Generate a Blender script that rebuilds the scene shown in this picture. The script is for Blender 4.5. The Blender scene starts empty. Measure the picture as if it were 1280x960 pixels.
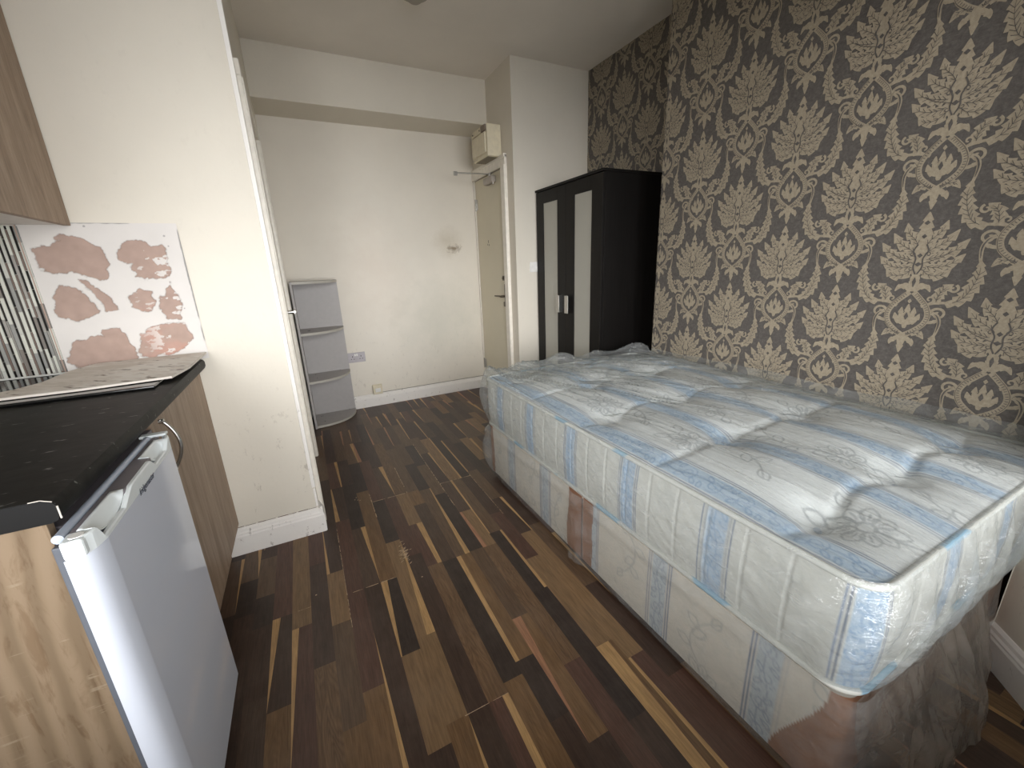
import bpy, bmesh, math, random
import numpy as np
from mathutils import Vector, Matrix, Euler
from mathutils.geometry import tessellate_polygon
R = math.radians
random.seed(7)
SC = bpy.context.scene
C = SC.collection

# ------------------------------------------------------------------ camera
CAM_H = 1.2128
YAW, PITCH, ROLL = 0.461694, 0.284001, -0.038659
fw = Vector((math.sin(YAW)*math.cos(PITCH), math.cos(YAW)*math.cos(PITCH), -math.sin(PITCH)))
rt = Vector((math.cos(YAW), -math.sin(YAW), 0))
up = rt.cross(fw)
r2 = rt*math.cos(ROLL) + up*math.sin(ROLL)
u2 = -rt*math.sin(ROLL) + up*math.cos(ROLL)
cd = bpy.data.cameras.new('camera')
cam = bpy.data.objects.new('camera', cd)
C.objects.link(cam)
cam.matrix_world = Matrix(((r2.x, u2.x, -fw.x, 0), (r2.y, u2.y, -fw.y, 0), (r2.z, u2.z, -fw.z, CAM_H), (0, 0, 0, 1)))
cd.sensor_width = 36
cd.lens = 510.35/1280*36
cd.clip_start = 0.02
SC.camera = cam

# ------------------------------------------------------------------ light
SC.view_settings.view_transform = 'Standard'
SC.view_settings.look = 'None'
SC.view_settings.gamma = 1
SC.view_settings.use_curve_mapping = False
SC.view_settings.exposure = 0.0
wd = bpy.data.worlds.new('sky')
SC.world = wd
wd.use_nodes = True
wd.node_tree.nodes['Background'].inputs[0].default_value = (0.80, 0.88, 1.0, 1)
wd.node_tree.nodes['Background'].inputs[1].default_value = 0.35


def area(name, loc, to, sx, sy, power, col=(1, 1, 1)):
    l = bpy.data.lights.new(name, 'AREA')
    l.shape = 'RECTANGLE'
    l.size, l.size_y = sx, sy
    l.energy = power
    l.color = col
    o = bpy.data.objects.new(name, l)
    C.objects.link(o)
    o.location = loc
    d = Vector(to)-Vector(loc)
    o.rotation_euler = d.to_track_quat('-Z', 'Y').to_euler()
    return o


area('sky_daylight_front', (0.2, -8.0, 2.3), (0.6, 1.2, 1.2), 8.0, 5.0, 1950, (0.985, 0.99, 1.0))
area('sky_daylight_right', (6.0, -5.6, 3.0), (0.6, 0.6, 1.2), 5.0, 3.5, 120, (0.985, 0.99, 1.0))
area('sky_daylight_left', (-5.6, -4.6, 3.0), (1.0, 1.0, 1.2), 5.0, 3.5, 920, (0.985, 0.99, 1.0))


# ------------------------------------------------------------------ helpers
def lin(c):
    return tuple(((x/255)/12.92 if x/255 <= 0.04045 else ((x/255+0.055)/1.055)**2.4) for x in c)


class NT:
    def __init__(s, name):
        s.m = bpy.data.materials.new(name)
        s.m.use_nodes = True
        s.t = s.m.node_tree
        s.b = s.t.nodes['Principled BSDF']
        s.out = s.t.nodes['Material Output']

    def n(s, typ, **kw):
        k = s.t.nodes.new(typ)
        for a, v in kw.items():
            if a.startswith('i_'):
                k.inputs[a[2:].replace('_', ' ')].default_value = v
            else:
                setattr(k, a, v)
        return k

    def l(s, a, b):
        s.t.links.new(a, b)

    def obj(s, scale=(1, 1, 1)):
        tc = s.n('ShaderNodeTexCoord')
        mp = s.n('ShaderNodeMapping')
        mp.inputs['Scale'].default_value = scale
        s.l(tc.outputs['Object'], mp.inputs['Vector'])
        return mp.outputs['Vector']

    def noise(s, vec, scale=5, detail=4, rough=0.55, dist=0):
        k = s.n('ShaderNodeTexNoise')
        k.inputs['Scale'].default_value = scale
        k.inputs['Detail'].default_value = detail
        k.inputs['Roughness'].default_value = rough
        k.inputs['Distortion'].default_value = dist
        s.l(vec, k.inputs['Vector'])
        return k.outputs['Fac']

    def ramp(s, fac, stops):
        k = s.n('ShaderNodeValToRGB')
        e = k.color_ramp.elements
        while len(e) < len(stops):
            e.new(0.5)
        for i, (p, c) in enumerate(stops):
            e[i].position = p
            e[i].color = tuple(c)+(1,) if len(c) == 3 else c
        s.l(fac, k.inputs['Fac'])
        return k.outputs['Color']

    def mix(s, fac, a, b, mode='MIX'):
        k = s.n('ShaderNodeMix', data_type='RGBA', blend_type=mode)
        for src, sock in ((fac, k.inputs[0]), (a, k.inputs[6]), (b, k.inputs[7])):
            if isinstance(src, (int, float)):
                sock.default_value = src
            elif isinstance(src, tuple):
                sock.default_value = src if len(src) == 4 else src+(1,)
            else:
                s.l(src, sock)
        return k.outputs[2]

    def math(s, op, a, b=0.0, c=0.0):
        k = s.n('ShaderNodeMath', operation=op)
        for i, v in enumerate((a, b, c)):
            if isinstance(v, (int, float)):
                k.inputs[i].default_value = v
            else:
                s.l(v, k.inputs[i])
        return k.outputs[0]

    def bump(s, h, strength=0.2, dist=0.01):
        k = s.n('ShaderNodeBump')
        k.inputs['Strength'].default_value = strength
        k.inputs['Distance'].default_value = dist
        s.l(h, k.inputs['Height'])
        s.l(k.outputs[0], s.b.inputs['Normal'])

    def col(s, c):
        if isinstance(c, tuple):
            s.b.inputs['Base Color'].default_value = c if len(c) == 4 else c+(1,)
        else:
            s.l(c, s.b.inputs['Base Color'])

    def set(s, rough=0.5, metal=0.0, spec=0.5):
        s.b.inputs['Roughness'].default_value = rough
        s.b.inputs['Metallic'].default_value = metal
        s.b.inputs['Specular IOR Level'].default_value = spec
        return s.m


def plain(name, rgb, rough=0.5, metal=0.0, spec=0.5, var=0.06, nscale=30):
    t = NT(name)
    c = lin(rgb)
    f = t.noise(t.obj(), nscale, 3)
    t.col(t.ramp(f, [(0.3, tuple(x*(1-var) for x in c)), (0.7, tuple(min(1, x*(1+var)) for x in c))]))
    return t.set(rough, metal, spec)


def paint_wall(name, rgb, dirt=None, extra=None):
    t = NT(name)
    c = lin(rgb)
    v = t.obj()
    f = t.noise(v, 1.6, 5, 0.6)
    base = t.ramp(f, [(0.3, tuple(x*0.95 for x in c)), (0.7, tuple(min(1, x*1.03) for x in c))])
    # fine scuffs
    f2 = t.noise(t.obj((1, 1, 0.6)), 28, 6, 0.75)
    sc = t.ramp(f2, [(0.60, (0, 0, 0)), (0.66, (1, 1, 1))])
    if dirt:
        # dirty scuffs where hands and feet reach: by height above the floor
        tc = t.n('ShaderNodeTexCoord')
        sp = t.n('ShaderNodeSeparateXYZ')
        t.l(tc.outputs['Object'], sp.inputs[0])
        low = t.ramp(sp.outputs['Z'], [(0.1, (1, 1, 1)), (0.85, (.06, .06, .06))])
        msk = t.mix(1.0, sc, low, 'MULTIPLY')
        msk2 = t.math('MULTIPLY', msk, dirt)
        base = t.mix(msk2, base, lin((120, 105, 90)))
    if extra:
        base = extra(t, base)
    t.col(base)
    t.bump(t.noise(v, 60, 3), 0.12, 0.004)
    return t.set(0.55, 0, 0.35)


def mesh_obj(name, V, F, mat, parent=None, smooth=False, mats=None, fm=None, loc=(0, 0, 0)):
    me = bpy.data.meshes.new(name)
    V = np.asarray(V, dtype=np.float64)
    if isinstance(F, np.ndarray):
        nf, k = F.shape
        me.vertices.add(len(V))
        me.vertices.foreach_set('co', V.ravel())
        me.loops.add(nf*k)
        me.loops.foreach_set('vertex_index', F.ravel().astype(np.int32))
        me.polygons.add(nf)
        me.polygons.foreach_set('loop_start', (np.arange(nf)*k).astype(np.int32))
        me.polygons.foreach_set('loop_total', np.full(nf, k, dtype=np.int32))
        me.update(calc_edges=True)
        me.validate()
    else:
        me.from_pydata([tuple(v) for v in V], [], F)
        me.update()
    for m in (mats or [mat]):
        me.materials.append(m)
    if fm is not None:
        me.polygons.foreach_set('material_index', np.asarray(fm, dtype=np.int32))
    if smooth:
        me.polygons.foreach_set('use_smooth', np.ones(len(me.polygons), dtype=bool))
    o = bpy.data.objects.new(name, me)
    C.objects.link(o)
    o.location = loc
    if parent:
        o.parent = parent
    return o


class MB:
    """collects shapes; build() links them as one mesh object"""
    def __init__(s):
        s.bm = bmesh.new()

    def box(s, a, b, bev=0.0, seg=2, rot=None, piv=None):
        r = bmesh.ops.create_cube(s.bm, size=1)
        vs = r['verts']
        c = [(a[i]+b[i])/2 for i in range(3)]
        d = [abs(b[i]-a[i]) for i in range(3)]
        for v in vs:
            v.co = Vector((v.co.x*d[0], v.co.y*d[1], v.co.z*d[2]))+Vector(c)
        if bev > 0:
            es = list({e for v in vs for e in v.link_edges})
            r2_ = bmesh.ops.bevel(s.bm, geom=es, offset=min(bev, min(d)*0.45), segments=seg, affect='EDGES', profile=0.5)
            vs = list({v for f in r2_['faces'] for v in f.verts} | {v for v in vs if v.is_valid})
        if rot is not None:
            M = rot if isinstance(rot, Matrix) else Euler(rot).to_matrix()
            p = Vector(piv or c)
            for v in vs:
                v.co = M @ (v.co-p)+p
        return s

    def cyl(s, p0, p1, r, r1=None, n=20, bev=0.0):
        p0, p1 = Vector(p0), Vector(p1)
        d = p1-p0
        q = d.to_track_quat('Z', 'Y').to_matrix().to_4x4()
        M = Matrix.Translation((p0+p1)/2) @ q
        rr = bmesh.ops.create_cone(s.bm, cap_ends=True, segments=n, radius1=r, radius2=r if r1 is None else r1, depth=d.length, matrix=M)
        if bev > 0:
            es = [e for e in {e for v in rr['verts'] for e in v.link_edges} if len(e.link_faces) == 2 and any(len(f.verts) > 4 for f in e.link_faces)]
            bmesh.ops.bevel(s.bm, geom=es, offset=bev, segments=2, affect='EDGES')
        return s

    def tube(s, pts, r, n=10):
        pts = [Vector(p) for p in pts]
        rings = []
        for i, p in enumerate(pts):
            d = (pts[min(i+1, len(pts)-1)]-pts[max(i-1, 0)]).normalized()
            a = d.cross(Vector((0.13, 0.21, 0.97)))
            if a.length < 1e-3:
                a = d.cross(Vector((1, 0, 0)))
            a.normalize()
            b = d.cross(a)
            rad = r[i] if isinstance(r, (list, tuple)) else r
            rings.append([s.bm.verts.new(p+a*math.cos(2*math.pi*k/n)*rad+b*math.sin(2*math.pi*k/n)*rad) for k in range(n)])
        for i in range(len(rings)-1):
            for k in range(n):
                s.bm.faces.new((rings[i][k], rings[i][(k+1) % n], rings[i+1][(k+1) % n], rings[i+1][k]))
        s.bm.faces.new(rings[0][::-1])
        s.bm.faces.new(rings[-1])
        return s

    def prism(s, prof, place, d0, d1):
        """prof: list of 2D points; place(a,b,d)->xyz; extruded from d0 to d1"""
        A = [s.bm.verts.new(place(a, b, d0)) for a, b in prof]
        B = [s.bm.verts.new(place(a, b, d1)) for a, b in prof]
        n = len(prof)
        for i in range(n):
            s.bm.faces.new((A[i], A[(i+1) % n], B[(i+1) % n], B[i]))
        s.bm.faces.new(A[::-1])
        s.bm.faces.new(B)
        return s

    def build(s, name, mat, parent=None, smooth=False, origin=None):
        bmesh.ops.recalc_face_normals(s.bm, faces=s.bm.faces)
        me = bpy.data.meshes.new(name)
        if origin is not None:
            for v in s.bm.verts:
                v.co -= Vector(origin)
        s.bm.to_mesh(me)
        s.bm.free()
        me.materials.append(mat)
        if smooth:
            for p in me.polygons:
                p.use_smooth = True
            me.set_sharp_from_angle(angle=R(38))
        o = bpy.data.objects.new(name, me)
        C.objects.link(o)
        if origin is not None:
            o.location = origin
        if parent:
            o.parent = parent
        return o


def thing(name, label, cat, loc=(0, 0, 0), group=None):
    o = bpy.data.objects.new(name, None)
    C.objects.link(o)
    o.empty_display_size = 0.05
    o['label'] = label
    o['category'] = cat
    if group:
        o['group'] = group
    return o


def tag(o, label, cat, group=None):
    o['label'] = label
    o['category'] = cat
    if group:
        o['group'] = group
    return o


def structure(o, label=None, cat=None):
    o['kind'] = 'structure'
    if label:
        o['label'] = label
    if cat:
        o['category'] = cat
    return o


# value noise in numpy
_rs = np.random.RandomState(11)
_NG = _rs.rand(256, 256)


def vn(x, y):
    xi, yi = np.floor(x).astype(int), np.floor(y).astype(int)
    fx, fy = x-xi, y-yi
    fx, fy = fx*fx*(3-2*fx), fy*fy*(3-2*fy)
    g = lambda a, b: _NG[a % 256, b % 256]
    return (g(xi, yi)*(1-fx)+g(xi+1, yi)*fx)*(1-fy)+(g(xi, yi+1)*(1-fx)+g(xi+1, yi+1)*fx)*fy


def fbm(x, y, o=4):
    s, a, t = 0, 1, 0
    for i in range(o):
        s = s+a*vn(x*2**i+17.3*i, y*2**i+9.1*i)
        t += a
        a *= 0.5
    return s/t


def sstep(a, b, x):
    t = np.clip((x-a)/(b-a), 0, 1)
    return t*t*(3-2*t)


def seg_dist(px, py, pts):
    d = np.full(px.shape, 9.0)
    for (ax, ay), (bx, by) in zip(pts[:-1], pts[1:]):
        vx, vy = bx-ax, by-ay
        L = vx*vx+vy*vy+1e-12
        t = np.clip(((px-ax)*vx+(py-ay)*vy)/L, 0, 1)
        d = np.minimum(d, np.hypot(px-ax-t*vx, py-ay-t*vy))
    return d


def bez(p, n=10):
    """smooth polyline through control points (Catmull-Rom)"""
    p = [np.array(q, float) for q in p]
    p = [2*p[0]-p[1]]+p+[2*p[-1]-p[-2]]
    out = []
    for i in range(1, len(p)-2):
        for k in range(n):
            t = k/n
            out.append(0.5*((2*p[i])+(-p[i-1]+p[i+1])*t+(2*p[i-1]-5*p[i]+4*p[i+1]-p[i+2])*t*t+(-p[i-1]+3*p[i]-3*p[i+1]+p[i+2])*t**3))
    out.append(p[-2])
    return np.array(out)


def attr_mat(name, attr='Col', rough=0.6, spec=0.4, extra=None):
    t = NT(name)
    a = t.n('ShaderNodeAttribute', attribute_name=attr)
    c = a.outputs['Color']
    if extra:
        c = extra(t, c)
    t.col(c)
    return t.set(rough, 0, spec)


def set_col(o, cols):
    me = o.data
    a = me.color_attributes.new('Col', 'FLOAT_COLOR', 'POINT')
    cc = np.ones((len(me.vertices), 4), dtype=np.float32)
    cc[:, :3] = cols
    a.data.foreach_set('color', cc.ravel())


# ------------------------------------------------------------------ dimensions
XL, X6, X3, X5, X4 = -0.985, -0.082, 1.583, 2.27, 2.0
Y6, Y1, Y2, Y3, Y4 = 1.979, 3.81, 3.46, 3.018, 1.94
H, ZB = 2.632, 2.316

# ------------------------------------------------------------------ materials
def stain_extra(t, base):
    # grubby rubbed patch on the far wall, near the door
    tc = t.n('ShaderNodeTexCoord')
    for (cx, cz, sx, sz, col, amt) in ((1.345, 1.375, 9, 16, (120, 100, 75), 0.85), (1.30, 1.43, 4.5, 5, (165, 150, 120), 0.4), (0.6, 1.22, 2.0, 1.2, (205, 185, 170), 0.25), (1.2, 0.72, 1.4, 1.6, (178, 182, 168), 0.3)):
        mp = t.n('ShaderNodeMapping')
        mp.inputs['Scale'].default_value = (sx, 0, sz)
        mp.inputs['Location'].default_value = (-cx*sx, 0, -cz*sz)
        t.l(tc.outputs['Object'], mp.inputs['Vector'])
        ln = t.n('ShaderNodeVectorMath', operation='LENGTH')
        t.l(mp.outputs[0], ln.inputs[0])
        nz = t.noise(tc.outputs['Object'], 38 if amt > 0.5 else 6, 4, 0.7)
        s = t.math('ADD', ln.outputs['Value'], t.math('MULTIPLY', t.math('SUBTRACT', nz, 0.5), 2.2 if amt > 0.5 else 1.0))
        f = t.ramp(s, [(0.0, (amt, amt, amt)), (0.75, (0, 0, 0))])
        base = t.mix(f, base, lin(col))
    return base


M = {}
M['wall'] = paint_wall('cream_wall_paint', (225, 218, 204), dirt=.5)
M['wallfar'] = paint_wall('cream_wall_paint_far_lightened', (231, 224, 211), dirt=.22, extra=stain_extra)  # same cream paint, lightened to stand in for light deep in the room
M['ceil'] = paint_wall('ceiling_paint', (242, 235, 225))
M['white'] = paint_wall('white_gloss_paint', (244, 240, 234), dirt=.55)
M['doorp'] = paint_wall('cream_door_paint', (220, 212, 190))
M['trimw'] = plain('door_trim_gloss', (240, 234, 222), 0.35)
M['chrome'] = plain('brushed_steel', (190, 188, 184), 0.28, 1.0)
M['dsteel'] = plain('tarnished_steel', (120, 112, 100), 0.4, 0.9)
M['plw'] = plain('white_plastic', (235, 233, 228), 0.35)
M['plg'] = plain('grey_faceplate_plastic', (186, 180, 184), 0.4)
M['cream'] = plain('cream_plastic', (226, 216, 190), 0.4)
M['dark'] = plain('dark_hole', (40, 36, 32), 0.6)
M['shelf'] = plain('grey_laminate', (176, 172, 170), 0.5, var=0.03)
M['shelfe'] = plain('pale_grey_edging', (190, 186, 176), 0.5, var=0.03)
M['fridge'] = plain('fridge_white_enamel', (214, 219, 230), 0.09, 0, 0.6, var=0.01, nscale=3)
M['fridgep'] = plain('fridge_white_plastic', (232, 238, 238), 0.3, var=0.02)
M['fgrey'] = plain('fridge_grey_top', (128, 122, 126), 0.5, var=0.03)
M['gasket'] = plain('fridge_gasket_tube', (186, 196, 212), 0.35, var=0.02)
M['black'] = plain('black_glass', (14, 14, 14), 0.12)
M['plinth'] = plain('plinth_dark', (60, 50, 42), 0.6)


def oak(name, a, b, c, along='z', sc=1.0):
    t = NT(name)
    s = {'z': (14, 14, 1.2), 'y': (14, 1.2, 14)}[along]
    v = t.obj(s)
    f1 = t.noise(v, 2.2*sc, 6, 0.62, 0.9)
    base = t.ramp(f1, [(0.30, lin(a)), (0.52, lin(b)), (0.72, lin(c))])
    f2 = t.noise(t.obj({'z': (90, 90, 9), 'y': (90, 9, 90)}[along]), 1.6, 3, 0.6, 0.4)
    g = t.ramp(f2, [(0.35, (0.80, 0.78, 0.76)), (0.55, (1, 1, 1))])
    t.col(t.mix(0.75, base, g, 'MULTIPLY'))
    t.bump(f2, 0.15, 0.002)
    return t.set(0.5, 0, 0.35)


M['oak'] = oak('oak_effect_board', (138, 116, 96), (158, 136, 115), (172, 150, 128))
M['oak2'] = oak('sawn_oak_end_board', (158, 130, 100), (192, 164, 132), (212, 188, 156))


def endpanel_mat():
    # cathedral grain with saw marks across it
    t = NT('sawn_oak_panel')
    v = t.obj((1, 1, 1))
    mp = t.n('ShaderNodeMapping')
    mp.inputs['Location'].default_value = (0.74, 0, -0.28)
    mp.inputs['Scale'].default_value = (6.0, 1, 1.5)
    t.l(v, mp.inputs['Vector'])
    w = t.n('ShaderNodeTexWave', wave_type='RINGS', rings_direction='Y')
    w.inputs['Scale'].default_value = 1.5
    w.inputs['Distortion'].default_value = 3.0
    w.inputs['Detail'].default_value = 4
    w.inputs['Detail Scale'].default_value = 1.6
    t.l(mp.outputs[0], w.inputs['Vector'])
    base = t.ramp(w.outputs['Fac'], [(0.1, lin((118, 100, 79))), (0.5, lin((130, 111, 89))), (0.95, lin((137, 118, 96)))])
    f1 = t.noise(t.obj((30, 30, 5)), 1.6, 5, 0.65, 0.8)
    base = t.mix(0.7, base, t.ramp(f1, [(0.36, (0.66, 0.58, 0.5)), (0.48, (1, 1, 1))]), 'MULTIPLY')
    # pale saw marks across the grain
    f3 = t.noise(t.obj((10, 10, 120)), 1.0, 2, 0.5, 0.3)
    f4 = t.noise(t.obj((14, 14, 7)), 1.3, 2, 0.5)
    mk = t.mix(1.0, t.ramp(f3, [(0.60, (0, 0, 0)), (0.64, (1, 1, 1))]), t.ramp(f4, [(0.52, (0, 0, 0)), (0.58, (1, 1, 1))]), 'MULTIPLY')
    base = t.mix(t.math('MULTIPLY', mk, 0.4), base, lin((160, 146, 124)))
    t.col(base)
    t.bump(f1, 0.15, 0.002)
    return t.set(0.55, 0, 0.3)


M['endp'] = endpanel_mat()


def worktop_mat():
    t = NT('black_slate_worktop')
    v = t.obj((14, 26, 26))
    f = t.noise(v, 1.0, 5, 0.6, 0.5)
    base = t.ramp(f, [(0.3, lin((16, 16, 15))), (0.7, lin((38, 37, 35)))])
    # bright slate flecks
    f2 = t.noise(t.obj((26, 70, 70)), 1.0, 3, 0.55, 0.3)
    fl = t.ramp(f2, [(0.66, (0, 0, 0)), (0.72, (1, 1, 1))])
    t.col(t.mix(t.math('MULTIPLY', fl, 0.5), base, lin((150, 150, 145))))
    t.bump(f2, 0.1, 0.002)
    return t.set(0.5, 0, 0.16)


M['worktop'] = worktop_mat()
def wenge(name):
    t = NT(name)
    f = t.noise(t.obj((40, 40, 2)), 2, 4, 0.6)
    t.col(t.ramp(f, [(0.3, lin((13, 11, 10))), (0.7, lin((22, 19, 17)))]))
    return t.set(0.5, 0, 0.25)


M['wenge'] = wenge('black_brown_foil')
M['frost'] = plain('frosted_glass_panel', (178, 176, 166), 0.35, 0, 0.5, var=0.03, nscale=3)

# ------------------------------------------------------------------ floor
FX0, FW = -0.022, 0.0638
COLS = {'D': (72, 56, 48), 'M': (100, 80, 63), 'L': (132, 106, 78), 'R': (92, 67, 57), 'O': (120, 93, 66), 'P': (112, 88, 66), 'G': (84, 67, 56), 'K': (60, 49, 44)}
# per strip column: (far end y, tone, sliver (side, width near, width far) or None)
SP = {
    -6: [(1.2, 'D', None), (1.55, 'D', None), (1.75, 'K', None), (2.1, 'M', ('r', .0, .024)), (9, 'D', None)],
    -5: [(0.75, 'M', None), (1.168, 'G', None), (1.462, 'D', None), (1.624, 'K', None), (1.876, 'M', None), (9, 'G', None)],
    -4: [(0.72, 'D', None), (1.106, 'O', None), (1.476, 'D', ('l', .0, .026)), (2.1, 'R', None), (9, 'M', None)],
    -3: [(0.9, 'R', None), (1.392, 'R', ('l', .0, .022)), (1.99, 'L', None), (9, 'M', None)],
    -2: [(0.78, 'M', None), (1.191, 'P', None), (1.721, 'D', None), (2.15, 'R', None), (9, 'D', None)],
    -1: [(0.95, 'O', None), (1.341, 'M', None), (1.63, 'L', None), (2.05, 'D', ('l', .012, .0)), (2.508, 'D', None), (2.95, 'M', None), (9, 'D', None)],
    0: [(0.6, 'M', None), (1.037, 'O', None), (1.472, 'R', None), (2.01, 'R', None), (2.371, 'D', ('l', .020, .006)), (2.74, 'R', ('r', .006, .018)), (3.1, 'D', None), (9, 'G', None)],
    1: [(0.55, 'M', ('l', .03, .0)), (1.25, 'D', ('l', .02, .0)), (1.472, 'D', None), (1.90, 'G', ('r', .0, .022)), (2.371, 'K', None), (2.738, 'D', None), (3.2, 'M', None), (9, 'D', None)],
    2: [(0.784, 'D', None), (1.10, 'L', None), (1.472, 'K', ('l', .004, .026)), (2.251, 'O', None), (2.65, 'K', None), (3.0, 'M', ('r', .004, .02)), (9, 'M', None)],
    3: [(0.5, 'M', None), (0.831, 'O', ('r', .02, .0)), (1.141, 'L', None), (1.711, 'L', ('r', .030, .0)), (2.107, 'K', None), (2.651, 'R', None), (3.0, 'D', ('l', .02, .006)), (9, 'M', None)],
    4: [(0.45, 'M', None), (0.828, 'D', None), (1.571, 'D', None), (2.107, 'R', None), (2.511, 'G', ('r', .0, .026)), (2.95, 'D', None), (9, 'G', None)],
    5: [(0.829, 'R', ('r', .030, .02)), (1.467, 'P', None), (1.793, 'R', ('r', .018, .028)), (2.107, 'L', None), (2.892, 'P', None), (3.3, 'M', ('l', .012, .003)), (9, 'G', None)],
    6: [(0.5, 'D', ('l', .03, .02)), (0.861, 'O', None), (1.463, 'K', None), (1.955, 'G', None), (2.107, 'O', None), (2.747, 'M', None), (3.2, 'G', None), (9, 'D', None)],
    7: [(0.7, 'D', None), (0.904, 'K', None), (1.463, 'O', ('l', .014, .020)), (2.09, 'M', ('r', .022, .004)), (2.446, 'K', None), (2.8, 'M', None), (3.2, 'G', ('l', .004, .012)), (9, 'D', None)],
    8: [(0.609, 'D', None), (1.054, 'O', ('l', .0, .034)), (1.467, 'M', None), (2.0, 'K', None), (2.394, 'M', None), (2.737, 'K', None), (3.2, 'M', None), (9, 'D', None)],
    9: [(0.5, 'R', None), (0.822, 'R', None), (1.462, 'P', None), (1.774, 'L', ('l', .020, .012)), (2.107, 'G', None), (2.553, 'D', ('r', .0, .012)), (2.85, 'M', None), (9, 'G', None)],
    10: [(0.6, 'D', None), (1.127, 'K', None), (1.539, 'K', ('r', .012, .010)), (2.107, 'M', ('l', .004, .012)), (2.794, 'L', None), (3.2, 'D', ('r', .004, .012)), (9, 'M', None)],
    11: [(0.823, 'O', ('l', .012, .05)), (1.30, 'L', None), (1.677, 'R', None), (2.107, 'D', None), (2.794, 'K', ('l', .010, .008)), (9, 'G', None)],
    12: [(0.743, 'R', ('l', .024, .010)), (1.464, 'L', None), (1.80, 'D', ('r', .004, .016)), (2.16, 'M', None), (2.7, 'D', ('l', .008, .010)), (9, 'G', None)],
    13: [(0.639, 'R', None), (1.055, 'D', None), (1.5, 'M', None), (2.1, 'D', None), (2.6, 'K', None), (9, 'D', None)],
}


def build_floor():
    V, F, tone, rnd, slv = [], [], [], [], []
    def quad(p, t, r_, s):
        i = len(V)
        V.extend(p)
        F.append((i, i+1, i+2, i+3))
        tone.append(t)
        rnd.append(r_)
        slv.append(s)
    rng = random.Random(5)
    x0f, x1f, y0f, y1f = XL, X5, -0.52, Y1
    for k in range(-16, 37):
        xa, xb = FX0+FW*k, FX0+FW*(k+1)
        xa_, xb_ = max(xa, x0f), min(xb, x1f)
        if xb_ <= xa_:
            continue
        if k in SP:
            L = list(SP[k])
            L = [s for s in L]
            if L[-1][0] == 9:
                last = L.pop()
                y = L[-1][0]
                while y < y1f:
                    y += rng.uniform(.28, .5)
                    L.append((y, rng.choice('DGMDKRGM'), (rng.choice('lr'), rng.choice((.0, .004)), rng.uniform(.008, .018)) if rng.random() < .4 else None))
        else:
            L = []
            y = -0.52+rng.uniform(0, .3)
            while y < y1f:
                y += rng.uniform(.25, .5)
                L.append((y, rng.choice('DDKGMRLO'), (rng.choice('lr'), 0.0, rng.uniform(.01, .025)) if rng.random() < .35 else None))
        ya = y0f
        for (yb, t, s) in L:
            yb_ = min(yb, y1f)
            if yb_ <= ya:
                continue
            c = lin(COLS[t])
            j = 1+rng.uniform(-.08, .08)
            c = tuple(q*j for q in c)
            rr = rng.random()
            l0, l1, rr0, rr1 = xa_, xa_, xb_, xb_
            if s and xa_ == xa and xb_ == xb:
                sc_ = lin((186, 150, 104)) if rng.random() < .8 else lin((166, 122, 94))
                r3 = rng.random()
                if s[0] == 'l':
                    l0, l1 = xa_+s[1], xa_+s[2]
                    quad([(xa_, ya, 0), (l0, ya, 0), (l1, yb_, 0), (xa_, yb_, 0)], sc_, r3, 1)
                else:
                    rr0, rr1 = xb_-s[1], xb_-s[2]
                    quad([(rr0, ya, 0), (xb_, ya, 0), (xb_, yb_, 0), (rr1, yb_, 0)], sc_, r3, 1)
            pat = 0.0
            if t == 'P':
                pat = 1.0
            elif rng.random() < .18:
                pat = .5
            quad([(l0, ya, 0), (rr0, ya, 0), (rr1, yb_, 0), (l1, yb_, 0)], c, rr, -pat)
            ya = yb_
            if ya >= y1f:
                break
    t = NT('walnut_strip_laminate')
    a = t.n('ShaderNodeAttribute', attribute_name='tone')
    b = t.n('ShaderNodeAttribute', attribute_name='rnd')
    pt = t.n('ShaderNodeAttribute', attribute_name='pat')
    tc = t.n('ShaderNodeTexCoord')
    off = t.n('ShaderNodeVectorMath', operation='MULTIPLY_ADD')
    t.l(b.outputs['Color'], off.inputs[0])
    off.inputs[1].default_value = (37, 19, 11)
    t.l(tc.outputs['Object'], off.inputs[2])
    mp = t.n('ShaderNodeMapping')
    mp.inputs['Scale'].default_value = (60, 5, 1)
    t.l(off.outputs[0], mp.inputs['Vector'])
    g1 = t.noise(mp.outputs[0], 1.6, 6, 0.65, 0.6)
    mp2 = t.n('ShaderNodeMapping')
    mp2.inputs['Scale'].default_value = (260, 14, 1)
    t.l(off.outputs[0], mp2.inputs['Vector'])
    g2 = t.noise(mp2.outputs[0], 1.0, 3, 0.6, 0.2)
    # cathedral figure
    mp3 = t.n('ShaderNodeMapping')
    mp3.inputs['Scale'].default_value = (26, 3.2, 1)
    t.l(off.outputs[0], mp3.inputs['Vector'])
    w = t.n('ShaderNodeTexNoise')
    w.inputs['Scale'].default_value = 0.9
    w.inputs['Detail'].default_value = 1.5
    w.inputs['Roughness'].default_value = 0.4
    t.l(mp3.outputs[0], w.inputs['Vector'])
    ring = t.math('FRACT', t.math('MULTIPLY', w.outputs['Fac'], 22))
    ringc = t.ramp(ring, [(0.0, (0.78, 0.77, 0.76)), (0.55, (1.08, 1.07, 1.05)), (1.0, (0.82, 0.81, 0.80))])
    c1 = t.mix(1.0, a.outputs['Color'], t.ramp(g1, [(0.25, (0.72, 0.71, 0.70)), (0.75, (1.24, 1.23, 1.21))]), 'MULTIPLY')
    c2 = t.mix(0.75, c1, t.ramp(g2, [(0.3, (0.74, 0.72, 0.70)), (0.6, (1.12, 1.12, 1.1))]), 'MULTIPLY')
    c3 = t.mix(pt.outputs['Fac'], c2, t.mix(1.0, c2, ringc, 'MULTIPLY'))
    # dusty grey film and small white specks
    d1 = t.noise(tc.outputs['Object'], 3.0, 6, 0.7)
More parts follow.
